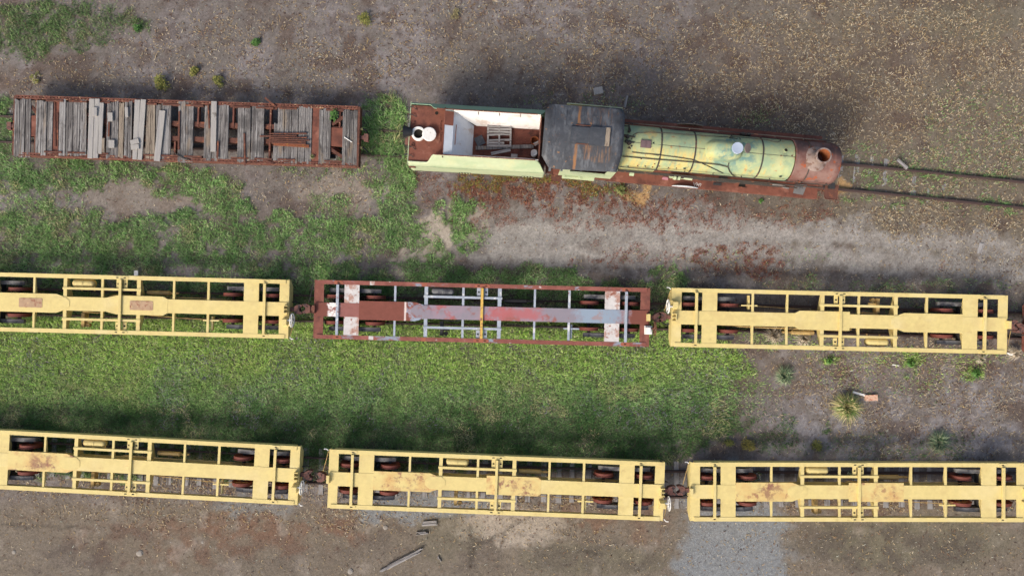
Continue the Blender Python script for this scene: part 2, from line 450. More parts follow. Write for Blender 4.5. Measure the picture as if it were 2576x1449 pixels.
def thing(name, label, cat, xy, rot=0.0, z=0.0, group=None):
    o = bpy.data.objects.new(name, None)
    o.empty_display_size = 0.3
    COL.objects.link(o)
    o.location = (xy[0], xy[1], z)
    o.rotation_euler = (0, 0, R(rot))
    return tag(o, label, cat, group)


def copy_tree(o, parent=None):
    c = o.copy()
    COL.objects.link(c)
    if parent is not None:
        c.parent = parent
    for ch in list(o.children):
        copy_tree(ch, c)
    return c


# ---------------------------------------------------------------- container flat wagons
D = 1.05
RAIL_TOP = 0.16
BEAR = [(-3.73, .09, .22, .12), (-2.40, .15, .56, .26), (-0.81, .10, .2, .12), (0.75, .16, .56, .26), (2.26, .09, .22, .12), (3.74, .10, .22, .12)]


def bogie(parent, x, mats, zc=0.58, side=0.83, base=1.75, gauge=0.57, wr=0.42):
    mb = MB()
    mb.box(x - .18, x + .18, -side, side, zc - .1, zc + .12)
    mb.box(x - .35, x + .35, -.2, .2, zc - .06, zc + .17)
    b = mb.build('bogie', 'dark', parent)
    for s in (-1, 1):
        f = MB()
        f.yprism([(x - 1.12, zc - .05), (x - .95, zc - .14), (x - .5, zc - .1), (x - .35, zc - .28), (x + .35, zc - .28), (x + .5, zc - .1),
                  (x + .95, zc - .14), (x + 1.12, zc - .05), (x + 1.12, zc + .1), (x + .7, zc + .2), (x - .7, zc + .2), (x - 1.12, zc + .1)],
                 s * side - .085, s * side + .085)
        f.build('side_frame', mats['frame'], b)
    for sx in (-1, 1):
        ax = x + sx * base / 2
        MB().tube([(ax, -side + .1, zc), (ax, side - .1, zc)], .07, 10).build('axle', 'dark', b)
        for s in (-1, 1):
            y = s * gauge
            prof = [(0.0, -.05), (.12, -.08), (.30, -.05), (.36, -.065), (wr, -.065), (wr, .045), (wr + .03, .06), (wr + .03, .075), (.36, .075), (.28, .02), (.12, .07), (0, .07)]
            prof = [(r, h * -s) for r, h in prof]
            MB().lathe(prof, (ax, y, zc), 'Y', 28).build('wheel', 'wheel', b, smooth=True)
    return b


def slot_plate(mb_plate, x, y, ln, wd, z, h=0.012):
    a, b = ln / 2, wd / 2
    mb_plate.prism([(x - a, y - b * .5), (x - a * .75, y - b), (x + a * .75, y - b), (x + a, y - b * .5),
                    (x + a, y + b * .5), (x + a * .75, y + b), (x - a * .75, y + b), (x - a, y + b * .5)], z, z + h)


def build_wagon(label, xy, rot, mt, red=False, group=None):
    w = thing('container_wagon', label, 'railway wagon', xy, rot, 0, group)
    p = lambda mb, name, mat, par=w, **k: mb.build(name, mt.get(mat, mat), par, **k)
    for s in (-1, 1):
        y0, y1 = sorted((s * 1.085, s * 1.26))
        yo0, yo1 = sorted((s * 1.235, s * 1.26))
        yb0, yb1 = sorted((s * 1.12, s * 1.235))
        mb = MB().box(-7.06, 7.06, y0, y1, D - .025, D).box(-7.0, 7.0, yo0, yo1, D - .32, D - .027).box(-7.0, 7.0, yb0, yb1, D - .32, D - .30)
        p(mb, 'side_sill', 'rail')
        for xx in (-6.17, 6.17):
            pl = MB()
            slot_plate(pl, xx, s * 1.17, .38, .15, D + .001)
            o = p(pl, 'twist_lock_plate', 'lock')
            MB().box(xx - .05, xx + .05, s * 1.17 - .02, s * 1.17 + .02, D + .0135, D + .018).build('twist_lock_slot', 'slot', o)
        pl = MB()
        slot_plate(pl, 0.0, s * 1.17, .66, .15, D + .001)
        o = p(pl, 'twist_lock_plate', 'lock')
        for xx in (-.16, .16):
            MB().box(xx - .05, xx + .05, s * 1.17 - .02, s * 1.17 + .02, D + .0135, D + .018).build('twist_lock_slot', 'slot', o)
        for xx in (-.15, .16):
            ya, yb = sorted((s * .74, s * 1.083))
            o = p(MB().box(xx - .08, xx + .08, ya, yb, D - .09, D - .06), 'lashing_bracket', 'bearer')
            MB().box(xx - .04, xx + .04, s * .90 - .03, s * .90 + .03, D - .059, D - .05).build('bracket_slot', 'slot', o)
        # stringers
        p(MB().box(-2.50, 0.86, s * .66 - .05, s * .66 + .05, D - .10, D + .004), 'stringer', 'bearer')
    # end beams
    for e in (-1, 1):
        xa, xb = sorted((e * 6.79, e * 7.15))
        mb = MB().box(xa, xb, -1.25, 1.25, D - .05, D - .028)
        fa, fb = sorted((e * 7.152, e * 7.20))
        pts = [(-1.26, D - .03), (-1.26, D - .22), (-.95, D - .55), (.95, D - .55), (1.26, D - .22), (1.26, D - .03)]
        mb.xprism(pts, fa, fb)
        p(mb, 'end_beam', 'end')
    # centre sill
    mb = MB().box(-7.14, 7.14, -.295, .295, D - .026, D - .002).box(-7.1, 7.1, -.2, .2, D - .5, D - .028).box(-7.1, 7.1, -.3, .3, D - .52, D - .502)
    p(mb, 'centre_sill', 'sill')
    for e in (-1, 1):
        for s in (-1, 1):
            xx = e * 5.585
            ya, yb = sorted((s * .297, s * 1.083))
            mb = MB().box(xx - .32, xx + .32, ya, yb, D - .04, D - .012)
            yc, yd = s * .3, s * 1.08
            mb.add([(xx - .2, yc, D - .42), (xx + .2, yc, D - .42), (xx + .2, yc, D - .042), (xx - .2, yc, D - .042),
                    (xx - .2, yd, D - .22), (xx + .2, yd, D - .22), (xx + .2, yd, D - .042), (xx - .2, yd, D - .042)],
                   [(0, 1, 2, 3), (7, 6, 5, 4), (0, 4, 5, 1), (1, 5, 6, 2), (2, 6, 7, 3), (3, 7, 4, 0)])
            p(mb, 'bolster', 'bolster')
    for i, (bx, bw, d0, d1) in enumerate(BEAR):
        for s in (-1, 1):
            mb = MB()
            ya, yb = sorted((s * .297, s * 1.083))
            mb.box(bx - bw / 2, bx + bw / 2, ya, yb, D - .045, D - .02)
            t = .012
            yc, yd = s * .297, s * 1.083
            mb.add([(bx - t, yc, D - d0), (bx + t, yc, D - d0), (bx + t, yc, D - .046), (bx - t, yc, D - .046),
                    (bx - t, yd, D - d1), (bx + t, yd, D - d1), (bx + t, yd, D - .046), (bx - t, yd, D - .046)],
                   [(0, 1, 2, 3), (7, 6, 5, 4), (0, 4, 5, 1), (1, 5, 6, 2), (2, 6, 7, 3), (3, 7, 4, 0)])
            p(mb, 'cross_bearer', 'bearer')
    for xx, mk in ((-6.18, 'bar'), (0.0, 'midbar'), (6.17, 'bar')):
        mb = MB().box(xx - .055, xx + .055, -1.08, 1.08, D + .012, D + .085)
        for s in (-1, 1):
            mb.box(xx - .05, xx + .05, *sorted((s * 1.05, s * 1.082)), D - .2, D + .011)
        p(mb, 'lashing_bar', mk)
    # air reservoir
    tx0, tx1, ty, tz, tr = -2.2, -1.22, .88, D - .24, .175
    mb = MB().lathe([(0, tx0), (tr * .6, tx0 + .02), (tr * .92, tx0 + .07), (tr, tx0 + .12), (tr, tx1 - .12), (tr * .92, tx1 - .07), (tr * .6, tx1 - .02), (0, tx1)],
                    (0, ty, tz), 'X', 20)
    tk = p(mb, 'air_tank', 'tank', smooth=True)
    p(MB().lathe([(tr + .012, -1.73), (tr + .012, -1.69)], (0, ty, tz), 'X', 20), 'tank_strap', 'tank', tk, solid=.01)
    mb = MB()
    for xx in (-1.95, -1.4):
        mb.box(xx - .03, xx + .03, .55, 1.0, tz - .22, tz - .19)
    p(mb, 'tank_bracket', 'pipe')
    # brake gear
    p(MB().tube([(.9, .40, D - .16), (2.2, .38, D - .18), (3.6, .36, D - .20), (4.2, .34, D - .2), (4.6, .31, D - .3), (6.9, .25, D - .45)], .022, 6), 'brake_pipe', 'pipe')
    p(MB().tube([(-.6, .36, D - .2), (-.35, .42, D - .16), (.9, .40, D - .16)], .022, 6), 'brake_pipe', 'pipe')
    p(MB().tube([(-1.75, -.34, D - .22), (-1.1, -.38, D - .24), (-.9, -.33, D - .2)], .02, 6), 'brake_pipe', 'pipe')
    p(MB().tube([(.9, -.42, D - .3), (2.4, -.5, D - .3), (3.7, -.56, D - .3), (4.9, -.5, D - .35)], .014, 5), 'brake_rod', 'pipe')
    p(MB().lathe([(0, .95), (.1, .95), (.1, 1.9), (.05, 1.95), (.05, 2.3), (0, 2.3)], (0, .55, D - .38), 'X', 14), 'brake_cylinder', 'pipe', smooth=True)
    p(MB().box(3.52, 4.2, -.60, -.54, D - .13, D - .07).box(3.83, 3.9, -1.0, -.4, D - .3, D - .14), 'brake_lever', 'bearer')
    p(MB().box(-1.80, -1.66, -1.0, -.4, D - .5, D - .2).lathe([(0, 0), (.09, 0), (.09, .16), (0, .16)], (-1.55, -.92, D - .42), 'Z', 12)
      .box(-1.66, -1.4, -.8, -.7, D - .4, D - .3), 'brake_valve', 'valve')
    # draw gear
    for e in (-1, 1):
        mb = MB().box(*sorted((e * 7.21, e * 7.42)), -.09, .09, D - .36, D - .18)
        hx = lambda a: e * a
        mb.prism([(hx(7.40), -.14), (hx(7.52), -.2), (hx(7.70), -.2), (hx(7.74), -.12), (hx(7.62), -.06), (hx(7.60), .04), (hx(7.68), .1), (hx(7.74), .19), (hx(7.6), .22), (hx(7.45), .16), (hx(7.40), .14)][::e],
                 D - .42, D - .13)
        mb.lathe([(0, 0), (.045, 0), (.045, .03), (0, .03)], (hx(7.56), .08, D - .13), 'Z', 10)
        p(mb, 'coupler', 'coupler')
        p(MB().tube([(e * 7.26, e * -1.16, D - .1), (e * 7.32, e * -.9, D - .15), (e * 7.48, e * -.25, D - .2)], .014, 5), 'uncoupling_rod', 'rod')
        p(MB().tube([(e * 7.26, e * -1.2, D - .08), (e * 7.34, e * -1.27, D - .02), (e * 7.44, e * -1.27, D)], .022, 6), 'uncoupling_handle', 'handle')
        p(MB().tube([(e * 7.22, e * .3, D - .35), (e * 7.36, e * .33, D - .42), (e * 7.48, e * .25, D - .62)], .025, 6), 'brake_hose', 'hose')
    # striker blocks standing on the ends
    p(MB().box(-7.24, -7.12, -.17, .17, D + .0, D + .16), 'stop_block', 'block')
    mb = MB().box(7.05, 7.2, -.15, .15, D, D + .14) if red else MB().box(7.03, 7.06, -.17, .17, D, D + .17).box(7.06, 7.2, -.17, -.14, D, D + .17).box(7.06, 7.2, .14, .17, D, D + .17).box(7.06, 7.2, -.015, .015, D, D + .17)
    p(mb, 'stop_block', 'block2')
    # hand brake
    hb = p(MB().box(6.98, 7.3, -.72, -.36, D - .02, D + .06).xprism([(-.70, D + .06), (-.38, D + .06), (-.42, D + .26), (-.66, D + .26)], 7.0, 7.2), 'handbrake_housing', 'housing')
    wl = MB()
    rr = .29
    cx, cy, cz = 7.40, -.46, D + .12
    ring = [(cx, cy + rr * math.cos(a), cz + rr * math.sin(a)) for a in [2 * math.pi * k / 24 for k in range(25)]]
    wl.tube(ring, .022, 6, caps=False)
    for k in range(6):
        a = math.pi * k / 3 + .2
        wl.tube([(cx - .02, cy, cz), (cx, cy + rr * math.cos(a), cz + rr * math.sin(a))], .017, 5)
    wl.tube([(7.2, cy, cz), (7.42, cy, cz)], .035, 8)
    p(wl, 'handbrake_wheel', 'hbwheel', hb)
    for e in (-1, 1):
        bogie(w, e * 5.52, dict(frame='frame_grey'))
    # diamond joint plate
    p(MB().prism([(-3.05, -.1), (-2.85, -.27), (-2.35, -.27), (-2.18, -.12), (-2.18, .12), (-2.35, .27), (-2.85, .27), (-3.05, .1)], D + .007, D + .013), 'joint_plate', 'joint')
    return w


def wide_plate(w, x0, x1, mat, half=.405, ch0=0.0, ch1=.3, h=(-.0015, .0055)):
    """widened top flange of the centre sill; ch0 / ch1 = chamfer lengths"""
    n = .297
    pts = [(x0, -half if not ch0 else -n), (x0 + ch0, -half), (x1 - ch1, -half), (x1, -n if ch1 else -half),
           (x1, n if ch1 else half), (x1 - ch1, half), (x0 + ch0, half), (x0, half if not ch0 else n)]
    q = []
    for a in pts:
        if a not in q:
            q.append(a)
    return MB().prism(q, D + h[0], D + h[1]).build('sill_top_plate', mat, w)


YM = dict(rail='yellow', lock='yellow', bearer='yellow', end='yellow', sill='yellow_sill', bolster='yellow', bar='yellow', midbar='yellow', tank='yellow', pipe='yellow_dirty',
          valve='yellow_dirty', coupler='coupler', rod='yellow_dirty', handle='white_clean', hose='dark', block='yellow', block2='yellow', housing='yellow', hbwheel='white_clean', joint='yellow')
RM = dict(rail='red', lock='orange_red', bearer='grey_blue', end='red_plain', sill='red_sill', bolster='red_bolster', bar='grey_blue', midbar='yellow_red', tank='frame_grey', pipe='dark',
          valve='dark', coupler='coupler', rod='dark', handle='dark', hose='dark', block='rust_yellow', block2='yellow', housing='white_clean', hbwheel='rust_yellow', joint='red_sill')
GY = 'yellow container wagons coupled in two rows'
wag = build_wagon('rust-stained yellow container wagon at the lower right, standing over grey gravel', (14.85, -8.74), -.15, YM, group=GY)
protoset = wag
W = [('yellow container wagon with two brown cover plates, coupled left of the red wagon', (-16.77, -.729), -1.48),
     ('yellow container wagon right of the red wagon, with its handbrake wheel at the coupled end', (14.045, -1.415), 178.7),
     ('clean yellow container wagon at the lower left with grey sleepers showing through it', (-16.33, -7.65), -3.1),
     ('yellow container wagon with rusty stains, between two yellow wagons of the lower row', (-.68, -8.44), -2.22)]
ws = []
for lab, xy, rot in W:
    c = copy_tree(protoset)
    c.location = (xy[0], xy[1], 0)
    c.rotation_euler = (0, 0, R(rot))
    c['label'] = lab
    ws.append(c)
# sill plates, cover plates and stains that differ from wagon to wagon
wide_plate(wag, -5.26, -2.55, 'yellow_rusty')
wide_plate(wag, -.42, 1.93, 'yellow_rusty', ch1=0)
wide_plate(ws[0], -5.26, -2.45, 'yellow', ch1=.3)
wide_plate(ws[0], -.62, 2.02, 'yellow', ch0=.45, ch1=.2)
for xx in (-3.85, .9):
    MB().prism([(xx - .5, -.17), (xx - .46, -.2), (xx + .46, -.2), (xx + .5, -.17), (xx + .5, .17), (xx + .46, .2), (xx - .46, .2), (xx - .5, .17)],
               D + .006, D + .016).build('cover_plate', 'worn_cover', ws[0])
wide_plate(ws[1], -5.26, -2.45, 'yellow', ch1=.3)
wide_plate(ws[1], -.42, 1.93, 'yellow', ch1=.2)
wide_plate(ws[2], -5.26, -2.45, 'yellow_rusty', ch1=.3)
wide_plate(ws[3], -5.26, -2.55, 'yellow_rusty')
wide_plate(ws[3], -.42, 1.93, 'yellow_rusty', ch1=.15)
redw = build_wagon('rusty red container wagon with pink and blue-grey paint and a yellow middle bar', (-1.296, -1.085), -1.43, RM, red=True, group='red container wagons')
wide_plate(redw, -5.26, -2.5, 'red_wide', ch1=.35)
for xx in (-4.72, -2.47):
    for s in (-1, 1):
        MB().box(xx - .1, xx + .1, s * 1.17 - .08, s * 1.17 + .08, D + .001, D + .005).build('paint_patch', 'red_bolster' if xx < -3 else 'orange_red', redw)
red2 = copy_tree(redw)
red2.location = (29.46, -1.86, 0)
red2.rotation_euler = (0, 0, R(-1.0))
red2['label'] = 'red wagon end cut off by the right edge of the photo'


# ---------------------------------------------------------------- tracks
def track(name, label, pts, sl_x, seed, zs, skip=()):
    t = thing(name, label, 'railway track', (0, 0), group='railway tracks')
    xs = [q[0] for q in pts]
    ys = [q[1] for q in pts]
    fy = lambda x: float(np.interp(x, xs, ys))
    rnd = random.Random(seed)
    X = list(np.arange(xs[0], xs[-1] + .01, 1.0))
    for s in (-1, 1):
        rows = []
        for x in X:
            sl = (fy(x + .8) - fy(x - .8)) / 1.6
            nx, ny = -sl, 1
            l = math.hypot(nx, ny)
            cx, cy = x + nx / l * s * .567, fy(x) + ny / l * s * .567
            prof = [(-.06, .03), (-.06, .05), (-.012, .07), (-.012, .115), (-.034, .125), (-.034, RAIL_TOP), (.034, RAIL_TOP), (.034, .125), (.012, .115), (.012, .07), (.06, .05), (.06, .03)]
            rows.append([(cx + nx / l * a, cy + ny / l * a, b) for a, b in prof])
        MB().grid(rows).build('rail', 'rail', t)
    for x in np.arange(sl_x[0], sl_x[1], .66):
        x += rnd.uniform(-.06, .06)
        sl = (fy(x + .8) - fy(x - .8)) / 1.6
        MB().obox((x, fy(x) + rnd.uniform(-.05, .05), zs), (.22 + rnd.uniform(-.02, .03), 2.0 + rnd.uniform(-.1, .1), .12), math.atan(sl) + rnd.uniform(-.04, .04)).build('sleeper', 'sleeper', t)
    return t


track('railway_track', 'rusty bare track running under the steam engine and flat wagon to the right edge', [(-60, 8.2), (-22, 7.0), (-13.97, 6.725), (-6.6, 6.45), (-3, 6.22), (1.5, 5.98), (8.4, 5.495), (16.1, 4.78), (22.8, 4.09), (60, -.4)], (-25, 26), 1, -.066)
track('railway_track', 'track hidden in the grass under the row with the red wagon', [(-60, .35), (-16.77, -.729), (-1.3, -1.085), (14.0, -1.415), (29, -1.86), (60, -2.4)], (-25, 26), 2, -.08)
track('railway_track', 'track with grey sleepers in gravel under the lower yellow wagons', [(-60, -5.2), (-23, -7.28), (-16.33, -7.65), (-8.5, -8.08), (-.68, -8.44), (7, -8.68), (14.85, -8.74), (22, -8.76), (60, -8.7)], (-25, 26), 3, -.02)

# ---------------------------------------------------------------- timber decked flat wagon
FX, FA = (-13.97, 6.725), -1.9
fw = thing('flat_wagon', 'old flat wagon with a broken grey timber deck in a rusty frame', 'railway wagon', FX, FA)
c1 = crop(0, 300 * .6643, .3610)
fl = local(FX, FA)


def F(cx, cy, z=1.05):
    return fl(c1(cx, cy, z))


def fbox(mb, cx0, cx1, cy0, cy1, z0, z1):
    a, b = F(cx0, (cy0 + cy1) / 2, z1), F(cx1, (cy0 + cy1) / 2, z1)
    cxm = (cx0 + cx1) / 2
    t, u = F(cxm, cy0, z1), F(cxm, cy1, z1)
    return mb.box(a[0], b[0], u[1], t[1], z0, z1)


HL = 7.33
for s in (-1, 1):
    mb = MB()
    yo = s * 1.30
    mb.box(-HL, HL, *sorted((yo, yo - s * .05)), .80, 1.05)
    mb.box(-HL, HL, *sorted((yo - s * .085, yo - s * .15)), .80, 1.04)
    x = -HL
    while x < HL:
        mb.box(x, x + .09, *sorted((yo - s * .05, yo - s * .085)), .95, 1.035)
        x += .15
    mb.box(-HL, HL, *sorted((yo + s * .02, yo - s * .15)), .78, .80)
    mb.build('side_sill', 'rust_yellow', fw)
    MB().box(-HL + .1, HL - .1, *sorted((s * .22, s * .42)), .60, .955).build('centre_beam', 'rust', fw)
    x = -HL + .3
    while x < HL - .9:
        if int((x + HL) * 3) % 4:
            MB().box(x, x + .75, *sorted((s * 1.06, s * 1.13)), .93, 1.075).build('deck_edge_angle', 'rust', fw)
        x += 1.0
    MB().box(*sorted((s * (HL + .002), s * (HL + .1))), -1.28, 1.28, .62, 1.03).build('headstock', 'rust', fw)
for cx, ya, yb in ((240, -1.145, 1.145), (383, -1.145, 1.145), (737, -1.145, 1.145), (1216, -1.145, -.46), (1372, .2, 1.145), (1618, .2, 1.145), (1878, -1.145, 1.145), (2362, .1, 1.145)):
    x = F(cx, 361)[0]
    MB().box(x - .035, x + .035, ya, yb, .80, .985).build('cross_member', 'rust_yellow', fw)
for cx0, cx1, cy0, cy1 in ((1197, 1240, 150, 190), (1357, 1420, 535, 560), (1600, 1665, 170, 200), (1850, 1930, 190, 212)):
    MB_ = MB()
    fbox(MB_, cx0, cx1, cy0, cy1, .975, .987)
    MB_.build('gusset_plate', 'rust', fw)
for cx0, cx1, cy0, cy1 in ((2175, 2232, 195, 590), (2300, 2388, 340, 470), (370, 412, 150, 545), (213, 250, 255, 400)):
    MB_ = MB()
    fbox(MB_, cx0, cx1, cy0, cy1, .99, 1.003)
    MB_.build('floor_plate', 'rust_deck', fw)
for a, b in (((2312, 318), (2395, 262)), ((2305, 490), (2395, 550)), ((215, 190), (255, 235))):
    p0, p1 = F(*a, 1.0), F(*b, 1.0)
    MB().bar((*p0, .96), (*p1, .96), .13, .06).build('diagonal_brace', 'rust', fw)
rnd = random.Random(5)
SECT = [(100, 215, 142, 533, 3, 0), (250, 370, 148, 528, 3, 0), (412, 608, 152, 532, 4, 0), (745, 828, 160, 545, 3, 0), (830, 868, 160, 545, 1, 1), (870, 925, 160, 545, 2, 0), (1018, 1085, 170, 560, 2, 1),
        (1086, 1195, 178, 565, 3, 0), (1242, 1352, 160, 575, 2, 0), (1424, 1596, 180, 565, 3, 0), (1658, 1845, 190, 570, 4, 0), (1908, 1935, 312, 580, 1, 0), (1937, 2176, 200, 585, 5, 0), (2226, 2310, 210, 590, 3, 0), (2388, 2492, 212, 600, 4, 0)]
for x0, x1, y0, y1, n, tan in SECT:
    mb = MB()
    dx = (x1 - x0) / n
    for k in range(n):
        ya, yb = y0 + rnd.uniform(-9, 9), y1 + rnd.uniform(-10, 10)
        pa, pb = F(x0 + dx * (k + .5) + rnd.uniform(-2, 2), ya), F(x0 + dx * (k + .5) - 8 + rnd.uniform(-2, 2), yb)
        w = dx / 162.7 - rnd.uniform(.012, .03)
        z = 1.045 + rnd.uniform(-.012, .012)
        # board with ragged ends, split along its length into strips
        ns = 3
        for q in range(ns):
            o0 = -w / 2 + w * q / ns + .002
            o1 = -w / 2 + w * (q + 1) / ns - rnd.uniform(.003, .008)
            e0, e1 = rnd.uniform(-.03, .03), rnd.uniform(-.03, .03)
            zz = z + rnd.uniform(-.008, .008)
            mb.add([(pb[0] + o0, pb[1] + e0, zz - .06), (pb[0] + o1, pb[1] + e0, zz - .06), (pa[0] + o1, pa[1] + e1, zz - .06), (pa[0] + o0, pa[1] + e1, zz - .06),
                    (pb[0] + o0, pb[1] + e0, zz), (pb[0] + o1, pb[1] + e0, zz), (pa[0] + o1, pa[1] + e1, zz), (pa[0] + o0, pa[1] + e1, zz)],
                   [(3, 2, 1, 0), (4, 5, 6, 7), (0, 1, 5, 4), (1, 2, 6, 5), (2, 3, 7, 6), (3, 0, 4, 7)])
    mb.build('deck_planks', 'timber_tan' if tan else 'timber', fw)
for e in (-1, 1):
    bogie(fw, e * 5.2, dict(frame='dark'), side=.8)
    mb = MB().box(*sorted((e * 7.44, e * 7.6)), -.08, .08, .72, .9).box(*sorted((e * 7.6, e * 7.78)), -.16, .16, .70, .92)
    mb.build('coupler', 'coupler', fw)
    for yy in (-.42, .38):
        MB().tube([(e * 7.43, yy, .8), (e * 7.55, yy, .82), (e * 7.66, yy - .06, .76), (e * 7.72, yy - .16, .6)], .03, 6).build('brake_hose', 'black', fw)
        MB().tube([(e * 7.44, yy, .8), (e * 7.52, yy, .82)], .055, 8).build('hose_coupling', 'yellow', fw)


def top_thing(name, label, cat, mb, mat, xy, rot=0.0, z=0.0, group=None, smooth=False):
    o = mb.build(name, mat, None, smooth=smooth)
    o.location = (xy[0], xy[1], z)
    o.rotation_euler = (0, 0, R(rot))
    return tag(o, label, cat, group)


def lying(name, label, cat, a, b, w, h, z, mat, group=None, cr=None, jag=0.0):
    """a straight piece lying between two measured points at height z (underside)"""
    f = cr or c1
    pa, pb = f(*a, z + h), f(*b, z + h)
    L = math.hypot(pb[0] - pa[0], pb[1] - pa[1])
    ang = math.degrees(math.atan2(pb[1] - pa[1], pb[0] - pa[0]))
    mb = MB()
    if mat in ('board', 'timber', 'timber_tan'):
        mb.box(-w / 2, w / 2, -L / 2, L / 2, 0, h)
        ang -= 90
    elif jag:
        r2 = random.Random(int(a[0]))
        for k in range(5):
            y = -w / 2 + w * (k + .5) / 5
            mb.box(-L / 2 + r2.uniform(0, jag), L / 2 - r2.uniform(0, jag), y - w / 11, y + w / 11, 0, h * r2.uniform(.6, 1))
    else:
        mb.box(-L / 2, L / 2, -w / 2, w / 2, 0, h)
    return top_thing(name, label, cat, mb, mat, ((pa[0] + pb[0]) / 2, (pa[1] + pb[1]) / 2), ang, z, group)


GB = 'loose boards on the flat wagon deck'
for lab, a, b, w in (('long pale grey board on the flat wagon, left one of three lying side by side', (639, 138), (626, 552), .21),
                     ('long pale grey board on the flat wagon, middle one of three lying side by side', (677, 138), (664, 550), .21),
                     ('shorter pale grey board on the flat wagon, right one of three lying side by side', (708, 166), (692, 520), .17),
                     ('long pale grey board left of its twin above two white blocks on the flat wagon', (957, 145), (940, 560), .22),
                     ('long pale grey board right of its twin above two white blocks on the flat wagon', (998, 143), (970, 562), .22),
                     ('tilted grey board with dark burnt blotches on the flat wagon', (1130, 220), (1092, 572), .26),
                     ('single grey board lying alone on dark planks at the middle of the flat wagon', (1491, 155), (1484, 506), .23)):
    lying('loose_board', lab, 'board', a, b, w, .045, 1.066, 'board', GB)
lying('loose_board', 'short greenish yellow board by a rusty cross member of the flat wagon', 'board', (720, 412), (716, 510), .1, .05, 1.07, 'timber_tan', GB)
GK = 'small wooden blocks on the flat wagon'
for lab, (cx, cy), L, w, r, z in (('small pale block lying on the three side by side grey boards', (658, 227), .36, .2, 8, 1.113),
                                  ('small pale block at the top of the deck right of the rusty cross member', (767, 264), .36, .2, 4, 1.066),
                                  ('small pale block beside the upper end of a long grey board', (880, 230), .42, .13, 4, 1.066),
                                  ('small pale block at the lower edge of the deck right of the rusty cross member', (776, 452), .33, .24, 6, 1.066),
                                  ('upper one of two small white blocks lying together on a long grey board', (937, 437), .2, .36, -8, 1.115),
                                  ('lower one of two small white blocks lying together on a long grey board', (939, 473), .2, .34, -2, 1.115)):
    mb = MB().box(-w / 2, w / 2, -L / 2, L / 2, 0, .07)
    top_thing('timber_block', lab, 'wooden block', mb, 'board', c1(cx, cy, z + .07), FA - r + 8, z, GK)
GR = 'rusty bars stacked on the flat wagon'
bars = [((1875, 381), (2136, 379), 'topmost rusty bar of the bundle on the flat wagon'), ((1810, 398), (2068, 394), 'rusty bar sticking out furthest left of the bundle'),
        ((1880, 410), (2138, 408), 'third rusty bar from the top of the bundle'), ((1890, 421), (2155, 427), 'round ended rusty bar in the middle of the bundle'),
        ((1872, 432), (2130, 440), 'rusty bar just below the middle of the bundle'), ((1895, 443), (2130, 452), 'third rusty bar from the bottom of the bundle'),
        ((1905, 450), (2153, 463), 'second rusty bar from the bottom of the bundle'), ((1905, 458), (2153, 474), 'lowest rusty bar of the bundle with bright orange streaks')]
for i, (a, b, lab) in enumerate(bars):
    lying('rusty_bar', lab, 'metal bar', a, b, .05, .05, 1.07 + .004 * (i % 3), 'rust_orange' if i > 5 else 'rust', GR)
GS = 'loose rusty strips on the flat wagon'
for a, b, w, lab, z in (((1845, 130), (1920, 195), .08, 'rusty strip sticking out over the upper edge of the flat wagon', 1.08), ((1702, 378), (1706, 605), .07, 'rusty flat bar sticking out over the lower edge of the flat wagon', 1.07),
                        ((1249, 225), (1243, 492), .07, 'rusty flat bar with a white ring beside the first dark deck opening', 1.07), ((1450, 180), (1458, 345), .06, 'rusty flat bar left of the lone grey board', 1.07),
                        ((1520, 432), (1513, 550), .08, 'short rusty bar right of the lone grey board end', 1.07), ((1833, 562), (1908, 590), .07, 'short rusty strip at the lower edge below the bar bundle', 1.06),
                        ((380, 160), (384, 470), .06, 'long rusty flat bar left in the second deck gap', 1.02), ((398, 235), (402, 500), .05, 'long rusty flat bar right in the second deck gap', 1.02),
                        ((760, 300), (756, 400), .07, 'short rusty strip under a small pale block right of the cross member', 1.066)):
    lying('rusty_strip', lab, 'metal strip', a, b, w, .02, z, 'rust', GS)
top_thing('curved_rod', 'thin curved dark rod across the first dark deck opening', 'rod', MB().tube([(0, 0, 0), (.2, -.16, .02), (.42, -.28, .01), (.7, -.36, 0)], .02, 6), 'pipe', c1(1208, 507, 1.08), 0, 1.08)
lying('white_stick', 'white peeled stick on the rightmost planks of the flat wagon', 'stick', (2398, 405), (2452, 440), .035, .025, 1.07, 'white_clean')

# ---------------------------------------------------------------- tender
TX, TA = (-1.37, 6.15), -3.3
tn = thing('tender', 'pale green steam engine tender with rusty tank deck and open white coal bunker', 'tender', TX, TA)
c2 = crop(1450 * .6643, 300 * .6643, .2579)
tl = local(TX, TA)


def T(cx, cy, z):
    return tl(c2(cx, cy, z))


PROF = [(1.28, 1.12), (1.28, 1.7), (1.28, 2.25), (1.262, 2.36), (1.215, 2.47), (1.14, 2.58), (1.06, 2.69), (.99, 2.81), (.94, 2.92), (.915, 3.02)]


def prof_to(zmax):
    pts = [q for q in PROF if q[1] < zmax - .01]
    a = pts[-1]
    b = [q for q in PROF if q[1] >= zmax - .01][0]
    t = min(1, (zmax - a[1]) / (b[1] - a[1]))
    pts.append((a[0] + (b[0] - a[0]) * t, zmax))
    # resample to 14 points
    d = [0]
    for i in range(1, len(pts)):
        d.append(d[-1] + math.hypot(pts[i][0] - pts[i - 1][0], pts[i][1] - pts[i - 1][1]))
    return [(float(np.interp(u, d, [q[0] for q in pts])), float(np.interp(u, d, [q[1] for q in pts]))) for u in np.linspace(0, d[-1], 16)]


